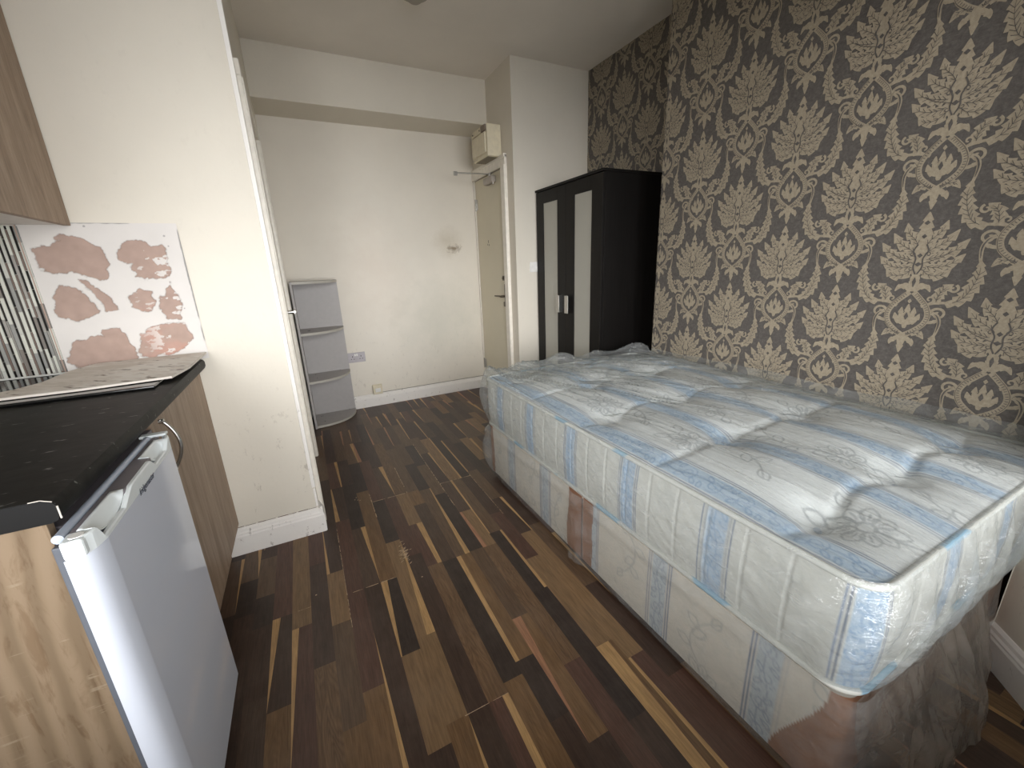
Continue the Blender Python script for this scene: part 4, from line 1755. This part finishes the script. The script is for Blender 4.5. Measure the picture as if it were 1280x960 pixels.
def perimeter(w, h, r, step):
    """points around rounded rect centred at 0, start at (-w,-h+r) going... returns pts, normals, arclen"""
    P_, N_ = [], []
    def line(a, b_, n):
        L = math.hypot(b_[0]-a[0], b_[1]-a[1])
        k = max(2, int(L/step))
        for i in range(k):
            P_.append((a[0]+(b_[0]-a[0])*i/k, a[1]+(b_[1]-a[1])*i/k))
            N_.append(n)
    def arc(cx, cy, a0, a1):
        k = max(6, int(r*abs(a1-a0)/step))
        for i in range(k):
            a = a0+(a1-a0)*i/k
            P_.append((cx+r*math.cos(a), cy+r*math.sin(a)))
            N_.append((math.cos(a), math.sin(a)))
    # left side from far to near, near end, right side, far end
    line((-w, h-r), (-w, -h+r), (-1, 0))
    arc(-w+r, -h+r, math.pi, 1.5*math.pi)
    line((-w+r, -h), (w-r, -h), (0, -1))
    arc(w-r, -h+r, 1.5*math.pi, 2*math.pi)
    line((w, -h+r), (w, h-r), (1, 0))
    arc(w-r, h-r, 0, .5*math.pi)
    line((w-r, h), (-w+r, h), (0, 1))
    arc(-w+r, h-r, .5*math.pi, math.pi)
    P_.append(P_[0])
    N_.append(N_[0])
    P_, N_ = np.array(P_), np.array(N_)
    s = np.concatenate([[0], np.cumsum(np.hypot(*np.diff(P_, axis=0).T))])
    return P_, N_, s


CX, CY, HW, HH = (BX0+BX1)/2, (BY0+BY1)/2, (BX1-BX0)/2, (BY1-BY0)/2


def build_mattress():
    t = thing('mattress', 'white and blue striped damask mattress wrapped in clear plastic', 'mattress')
    rad = .055
    nx, ny = 300, 480
    a, b_ = np.meshgrid(np.linspace(-1, 1, nx), np.linspace(-1, 1, ny), indexing='ij')
    X, Y = rr_map(a.ravel(), b_.ravel(), HW-.006, HH-.006, rad)
    X, Y = X+CX, Y+CY
    Z = top_height(X, Y)
    V = np.stack([X, Y, Z], 1)
    o = mesh_obj('top_panel', V, grid_faces(nx, ny), FABM, t, smooth=True)
    set_col(o, paint_fabric(X, Y, BX0+.050, seed=4))
    # side border
    P_, N_, s = perimeter(HW, HH, rad, .0040)
    nz = 56
    zz = np.linspace(0, 1, nz)
    S, U = np.meshgrid(s, zz, indexing='ij')
    n = len(s)
    bul = np.sin(np.pi*U)**.6*.012
    seam = np.abs(((S+.03)/.104) % 1-.5)*2     # 1 at seam
    qd = -.005*sstep(.91, 1.0, seam)*np.sin(np.pi*U)**.3
    wr_ = .0035*(fbm(S*16, U*10+S*22, 3)-.5)
    off = bul+qd+wr_-.004
    X = CX+P_[:, 0][:, None]+N_[:, 0][:, None]*off
    Y = CY+P_[:, 1][:, None]+N_[:, 1][:, None]*off
    Z = MZ0+(MZ1-MZ0)*U+.004*np.sin(S*9)*(1-U)
    V = np.stack([X.ravel(), Y.ravel(), Z.ravel()], 1)
    o2 = mesh_obj('side_border', V, grid_faces(n, nz)[:, ::-1], FABM, t, smooth=True)
    # left side: s=0 at far; stripes located at y
    smap = S.ravel()
    s_first = (CY+HH-rad)-1.235   # arclength of the stripe at y=1.235
    col = paint_fabric(smap, (U.ravel())*(MZ1-MZ0)+.02, s_first, swid=.060, pitch=.327, fl_sc=.72, seed=3,
                       cream=np.array(lin((206, 205, 198))), blue=np.array(lin((176, 192, 208))), blued=np.array(lin((140, 166, 194))), linec=np.array(lin((196, 196, 190))))
    set_col(o2, col)
    # tape edges
    tape = NT('mattress_tape')
    tcn = tape.n('ShaderNodeTexCoord')
    f = tape.noise(tape.obj((3, 3, 3)), 1.2, 1)
    tape.col(tape.ramp(f, [(.60, lin((212, 212, 205))), (.62, lin((150, 184, 204)))]))
    tm = tape.set(.5)
    for zc in (MZ1-.002, MZ0+.006):
        k2 = 8
        V = []
        idx = np.arange(0, n, 3)
        if idx[-1] != n-1:
            idx = np.append(idx, n-1)
        for i in idx:
            for q in range(k2):
                an = 2*math.pi*q/k2
                r_ = .0085
                V.append((CX+P_[i, 0]+N_[i, 0]*(r_*math.cos(an)+.001), CY+P_[i, 1]+N_[i, 1]*(r_*math.cos(an)+.001), zc+r_*.9*math.sin(an)))
        F = []
        for i in range(len(idx)-1):
            for q in range(k2):
                F.append((i*k2+q, i*k2+(q+1) % k2, (i+1)*k2+(q+1) % k2, (i+1)*k2+q))
        mesh_obj('piping', V, F, tm, t, smooth=True)
    # underside
    nn = len(P_)-1
    mesh_obj('underside', [(CX+p[0], CY+p[1], MZ0) for p in P_[:-1]], [tuple(range(nn))], plain('underside_cloth', (210, 208, 200), .7), t)
    for tx, ty in TUFTS:
        z = float(top_height(np.array([tx]), np.array([ty]))[0])
        b2 = MB()
        b2.cyl((tx, ty, z-.002), (tx, ty, z+.004), .011, .008, n=14)
        b2.build('tuft', plain('tuft_felt', (190, 200, 212), .7) if 'tuft_felt' not in bpy.data.materials else bpy.data.materials['tuft_felt'], t, smooth=True)
    return t


MT = build_mattress()


def film_mat(name, veil=.16, rough=.10, tint=(.93, .95, .95), ws=(30, 3, 30), bs=.5, gl=.9, body=(.86, .88, .88)):
    """clear thin polythene: transparent sheet, a little milky, glossy"""
    t = NT(name)
    t.t.nodes.remove(t.b)
    v = t.obj(ws)
    nz = t.noise(v, 1.3, 4, .6, .5)
    nz2 = t.noise(t.obj((14, 10, 14)), 1.6, 3, .55, 1.2)
    h = t.math('ADD', nz, t.math('MULTIPLY', nz2, .7))
    bp = t.n('ShaderNodeBump')
    bp.inputs['Strength'].default_value = bs
    bp.inputs['Distance'].default_value = .01
    t.l(h, bp.inputs['Height'])
    tr = t.n('ShaderNodeBsdfTransparent')
    tr.inputs['Color'].default_value = tint+(1,)
    df = t.n('ShaderNodeBsdfDiffuse')
    df.inputs['Color'].default_value = body+(1,)
    tl = t.n('ShaderNodeBsdfTranslucent')
    tl.inputs['Color'].default_value = body+(1,)
    t.l(bp.outputs[0], df.inputs['Normal'])
    ad = t.n('ShaderNodeMixShader')
    ad.inputs[0].default_value = .4
    t.l(df.outputs[0], ad.inputs[1])
    t.l(tl.outputs[0], ad.inputs[2])
    gs = t.n('ShaderNodeBsdfGlossy')
    gs.inputs['Roughness'].default_value = rough
    gs.inputs['Color'].default_value = (gl, gl, gl, 1)
    t.l(bp.outputs[0], gs.inputs['Normal'])
    m1 = t.n('ShaderNodeMixShader')
    vf = t.ramp(nz, [(.35, (veil*.5,)*3), (.7, (veil*1.6,)*3)])
    t.l(vf, m1.inputs[0])
    t.l(tr.outputs[0], m1.inputs[1])
    t.l(ad.outputs[0], m1.inputs[2])
    fr_ = t.n('ShaderNodeLayerWeight')
    t.l(bp.outputs[0], fr_.inputs['Normal'])
    fcg = t.math('ADD', t.math('MULTIPLY', t.math('POWER', fr_.outputs['Facing'], 4.0), .45), .05)
    m2 = t.n('ShaderNodeMixShader')
    t.l(fcg, m2.inputs[0])
    t.l(m1.outputs[0], m2.inputs[1])
    t.l(gs.outputs[0], m2.inputs[2])
    t.l(m2.outputs[0], t.out.inputs['Surface'])
    return t.m


FILM = film_mat('clear_polythene', ws=(46, 2.2, 46), veil=.20, bs=.9, rough=.16)
FILMS = film_mat('clear_polythene_side', ws=(12, 12, 30), bs=.9, veil=.20)
FILMK = film_mat('shaded_crumpled_polythene', ws=(7, 7, 3.5), bs=.7, veil=.42, rough=.14, body=(.50, .455, .40), tint=(.88, .86, .84))  # skirt's shade and the brown cloth behind are put into the body colour
FILMB = film_mat('baggy_polythene', ws=(9, 9, 14), bs=.9, veil=.17)


def mattress_wrap():
    """loose clear sheet over the mattress top and down its sides"""
    rad = .075
    nx, ny = 220, 300
    a, b_ = np.meshgrid(np.linspace(-1, 1, nx), np.linspace(-1, 1, ny), indexing='ij')
    X, Y = rr_map(a.ravel(), b_.ravel(), HW+.006, HH+.006, rad)
    X, Y = X+CX, Y+CY
    z = top_height(X, Y, tuft=.022, crown=.042)+.008
    # pulled folds, fanning out of the far left corner
    dx, dy = X-(BX0-.0), (BY1+.25)-Y
    ang = np.arctan2(dx, dy)
    rr = np.hypot(dx, dy)
    fold = np.abs(fbm(ang*22+3, rr*1.6, 3)-.5)*2
    far = sstep(.6, 1.9, Y)
    z = z+.017*(1-fold)**4*(.45+1.0*far)+.008*np.abs(fbm(X*34+Y*2, Y*2.2, 3)-.5)*2
    # puffed ends near the wardrobe
    z = z+.055*np.exp(-(((X-1.36)/.10)**2+((Y-2.04)/.07)**2))
    z = z+.060*np.exp(-(((X-1.93)/.13)**2+((Y-2.02)/.09)**2))
    z = z+.035*np.exp(-(((X-1.62)/.10)**2+((Y-2.07)/.05)**2))
    z = z+.030*np.exp(-(((X-1.12)/.12)**2+((Y-2.08)/.05)**2))
    z = z+.040*np.exp(-(((X-.885)/.05)**2+((Y-2.06)/.06)**2))
    V = np.stack([X, Y, z], 1)
    Ft = grid_faces(nx, ny)
    o = mesh_obj('plastic_wrap', V, Ft, FILM, MT, smooth=True)
    o['label'] = 'clear polythene sheet'
    # side skirts of the wrap
    P_, N_, s = perimeter(HW+.006, HH+.006, rad, .008)
    n, nz = len(s), 34
    S, U = np.meshgrid(s, np.linspace(0, 1, nz), indexing='ij')
    px, py = CX+P_[:, 0][:, None], CY+P_[:, 1][:, None]
    ztop = np.array([0.]*n)
    tx, ty = CX+P_[:, 0], CY+P_[:, 1]
    # same height function as the sheet's rim
    def rim(X, Y):
        z = top_height(X, Y, tuft=.022, crown=.042)+.008
        dx, dy = X-(BX0-.0), (BY1+.25)-Y
        ang = np.arctan2(dx, dy)
        rr = np.hypot(dx, dy)
        fold = np.abs(fbm(ang*22+3, rr*1.6, 3)-.5)*2
        z = z+.017*(1-fold)**4*(.45+1.0*sstep(.6, 1.9, Y))+.008*np.abs(fbm(X*34+Y*2, Y*2.2, 3)-.5)*2
        for (a1, b1, c1, d1, e1) in ((.055, 1.36, .10, 2.04, .07), (.060, 1.93, .13, 2.02, .09), (.035, 1.62, .10, 2.07, .05), (.030, 1.12, .12, 2.08, .05), (.040, .885, .05, 2.06, .06)):
            z = z+a1*np.exp(-(((X-b1)/c1)**2+((Y-d1)/e1)**2))
        return z
    zt = rim(tx, ty)[:, None]
    zb = .336
    Z = zt+(zb-zt)*U
    near = np.exp(-((ty-BY0)/.12)**2)[:, None]
    off = .004+.020*np.sin(np.pi*U)**.7+.010*(fbm(S*11+U*3, U*5+S*3, 4)-.5)*np.sin(np.pi*U)**.5*1.6
    off = off+near*.012*np.sin(np.pi*U)*(1+np.sin(S*60+U*7))
    farl = np.exp(-((tx-BX0)/.12)**2-((ty-BY1)/.22)**2)[:, None]
    off = off+farl*.030*np.sin(np.pi*np.clip(U*1.1, 0, 1))
    right = (N_[:, 0] > .5)[:, None]
    off = np.where(right, np.minimum(off, .004), off)
    WX, WY = px+N_[:, 0][:, None]*off, py+N_[:, 1][:, None]*off
    WY = np.where(WX > 1.66, np.maximum(WY, .2345), WY)
    V = np.stack([WX.ravel(), WY.ravel(), Z.ravel()], 1)
    o2 = mesh_obj('plastic_wrap', V, grid_faces(n, nz), FILMS, MT, smooth=True)
    o2['label'] = 'clear polythene side skirt'
    # loose flap of wrap standing up against the papered wall
    ys = np.linspace(.30, 1.93, 160)
    us = np.linspace(0, 1, 10)
    YY, UU = np.meshgrid(ys, us, indexing='ij')
    hgt = .048+.028*fbm(ys*5, ys*0+3, 3)
    ZZ = .600+hgt[:, None]*UU
    XX = 1.965+.022*UU+.005*(fbm(YY*26, UU*3, 3)-.5)
    o3 = mesh_obj('plastic_flap', np.stack([XX.ravel(), YY.ravel(), ZZ.ravel()], 1), grid_faces(160, 10), FILMB, MT, smooth=True)
    o3['label'] = 'strip of wrap standing against the wallpaper'


mattress_wrap()


def build_base():
    t = thing('divan_base', 'divan bed base in pale damask with brown cloth corners under plastic', 'bed base')
    rad = .035
    z0, z1 = .028, .318
    w, h = HW-.004, HH-.004
    P_, N_, s = perimeter(w, h, rad, .0045)
    n, nz = len(s), 60
    S, U = np.meshgrid(s, np.linspace(0, 1, nz), indexing='ij')
    Z = z0+(z1-z0)*U
    off = .002*np.sin(np.pi*U)
    px, py = CX+P_[:, 0], CY+P_[:, 1]
    V = np.stack([(px[:, None]+N_[:, 0][:, None]*off).ravel(), (py[:, None]+N_[:, 1][:, None]*off).ravel(), Z.ravel()], 1)
    cream = np.array(lin((206, 198, 186)))
    col = paint_fabric(S.ravel(), Z.ravel()+.0, (CY+h-rad)-.412, swid=.062, pitch=.345, cream=cream, blue=np.array(lin((184, 189, 192))), blued=np.array(lin((146, 154, 164))), fl_sc=.95, seed=8, linec=np.array(lin((172, 170, 164))))
    # brown cloth: whole near end, wrapping the corner, the middle join and the far left corner
    Yv = np.repeat(py, nz)
    Nx = np.repeat(N_[:, 0], nz)
    br = np.array(lin((146, 106, 82)))
    edge = .335+.03*np.sin(Z.ravel()*9+1)-.09*(Z.ravel()-.03)
    zr = Z.ravel()
    mk = ((Nx < -.5) & (Yv < .235+.05+.10*sstep(.32, .0, zr))) | ((Nx > -.5) & (Nx < .9) & (Yv < BY0+.2)) | (Nx > .5)
    mk |= (Nx < -.5) & (Yv > 1.095+.004*np.sin(zr*40)) & (Yv < 1.155)
    mk |= (Nx < -.5) & (Yv > 1.165) & (Yv < 1.262+.008*np.sin(zr*17))
    mk |= (Nx < -.5) & (Yv > BY1-.062-.01*np.sin(zr*11)) | (N_[:, 1].repeat(nz) > .3)
    brn = br[None, :]*(.86+.28*fbm(np.repeat(s, nz)*20, zr*60, 3))[:, None]
    col = np.where(mk[:, None], brn, col)
    o = mesh_obj('side_cloth', V, grid_faces(n, nz)[:, ::-1], FABB, t, smooth=True)
    set_col(o, col)
    nn = n-1
    mesh_obj('top_cloth', [(CX+p[0], CY+p[1], z1) for p in P_[:-1]], [tuple(range(nn))], plain('divan_top_cloth', (200, 194, 184), .8), t)
    mesh_obj('bottom_board', [(CX+p[0], CY+p[1], z0) for p in P_[:-1]], [tuple(range(nn))[::-1]], plain('divan_underside', (90, 76, 64), .8), t)
    # seam between the two halves
    b = MB()
    b.box((BX0-.001, 1.157, .03), (BX0+.01, 1.163, .31))
    b.build('join', plain('join_dark_cloth', (84, 62, 50), .8), t)
    for x in (BX0+.10, BX1-.10):
        for y in (BY0+.12, 1.05, 1.27, BY1-.12):
            b = MB()
            b.cyl((x, y, 0), (x, y, .03), .028, n=18)
            b.build('glide', M['dark'], t)
    # ---- clear wrap round the base, loose and baggy
    P_, N_, s = perimeter(HW+.001, HH+.001, .05, .010)
    n, nz = len(s), 34
    S, U = np.meshgrid(s, np.linspace(0, 1, nz), indexing='ij')
    px, py = CX+P_[:, 0], CY+P_[:, 1]
    Z = .324+(.016-.324)*U
    left = (N_[:, 0] < -.5)
    near = sstep(.3, .9, -N_[:, 1])
    farw = sstep(1.20, 1.9, py)*left
    off = .003+.006*(fbm(S*9, U*4+S*2, 4))*np.sin(np.pi*U)
    off = off+(farw[:, None])*(.026*np.sin(np.pi*np.clip(U*.9+.05, 0, 1))+.012*(fbm(S*14, U*5, 3)-.3)*np.sin(np.pi*U))
    mid = np.exp(-((py-1.19)/.05)**2)*left
    off = off+mid[:, None]*(.012+.022*U*(1-.3*U))*(.6+.8*fbm(S*40, U*6, 3))
    farc = np.exp(-((px-BX0)/.06)**2-((py-BY1)/.07)**2)
    off = off+farc[:, None]*.022*np.sin(np.pi*np.clip(U*1.05, 0, 1))
    # near end: hangs out over the floor like a skirt
    flare = near[:, None]*(.010+.015*U+.012*(fbm(S*16, U*3, 3)-.4)*sstep(.05, .5, U))
    off = off+flare
    off = off+(left*sstep(BY0+.1, BY0+.3, py))[:, None]*.013*np.exp(-((U-.10)/.075)**2)*(.6+.8*fbm(S*5, U*2, 3))
    right = (N_[:, 0] > .5)
    off = np.where(right[:, None], .002, off)
    X = px[:, None]+N_[:, 0][:, None]*off
    Y = py[:, None]+N_[:, 1][:, None]*off
    lim = .256
    stub = (X > 1.66)
    Y = np.where(stub, np.maximum(Y, .2535), Y)
    V = np.stack([X.ravel(), Y.ravel(), Z.ravel()], 1)
    o = mesh_obj('plastic_wrap', V, grid_faces(n, nz), FILMB, t, smooth=True)
    o['label'] = 'clear baggy polythene'
    # the surplus plastic at the near end: a crumpled sheet falling to the floor in the bay
    nu, nv = 120, 60
    A, B_ = np.meshgrid(np.linspace(0, 1, nu), np.linspace(0, 1, nv), indexing='ij')
    # top edge follows the gap under the mattress; lower edge spreads on the floor
    tx = .885+(1.60-.885)*A
    ty = BY0-.004+0*A
    tz = .325+0*A
    lx = 1.00+(1.60-1.00)*A
    ly = .235-.085*np.sin(math.pi*np.clip(A*1.0, 0, 1))**.7
    # keep clear of the angled wall
    ly = np.maximum(ly, lx-1.455)
    lz = .006+0*A
    q = B_
    out = np.sin(math.pi*.5*q)
    X = tx*(1-q)+lx*q
    Y = ty*(1-out)+ly*out
    Z = tz*(1-q)+lz*q
    cr = (fbm(A*9, B_*2.0+A*3, 3)-.5)
    Y = Y-.055*cr*sstep(0, .15, q)*sstep(0, .1, 1-A)
    X = X+.018*(fbm(A*6+9, B_*3, 2)-.5)*sstep(0, .2, q)
    Z = Z+.010*(fbm(A*8+3, B_*4+40, 2)-.5)*sstep(.1, .3, q)*(1-q)
    Y = np.minimum(Y, BY0-.004)
    Y = np.maximum(Y, X-1.462)
    o = mesh_obj('plastic_skirt', np.stack([X.ravel(), Y.ravel(), np.maximum(Z, .004).ravel()], 1), grid_faces(nu, nv), FILMK, t, smooth=True)
    o['label'] = 'crumpled surplus polythene hanging to the floor'
    return t


build_base()
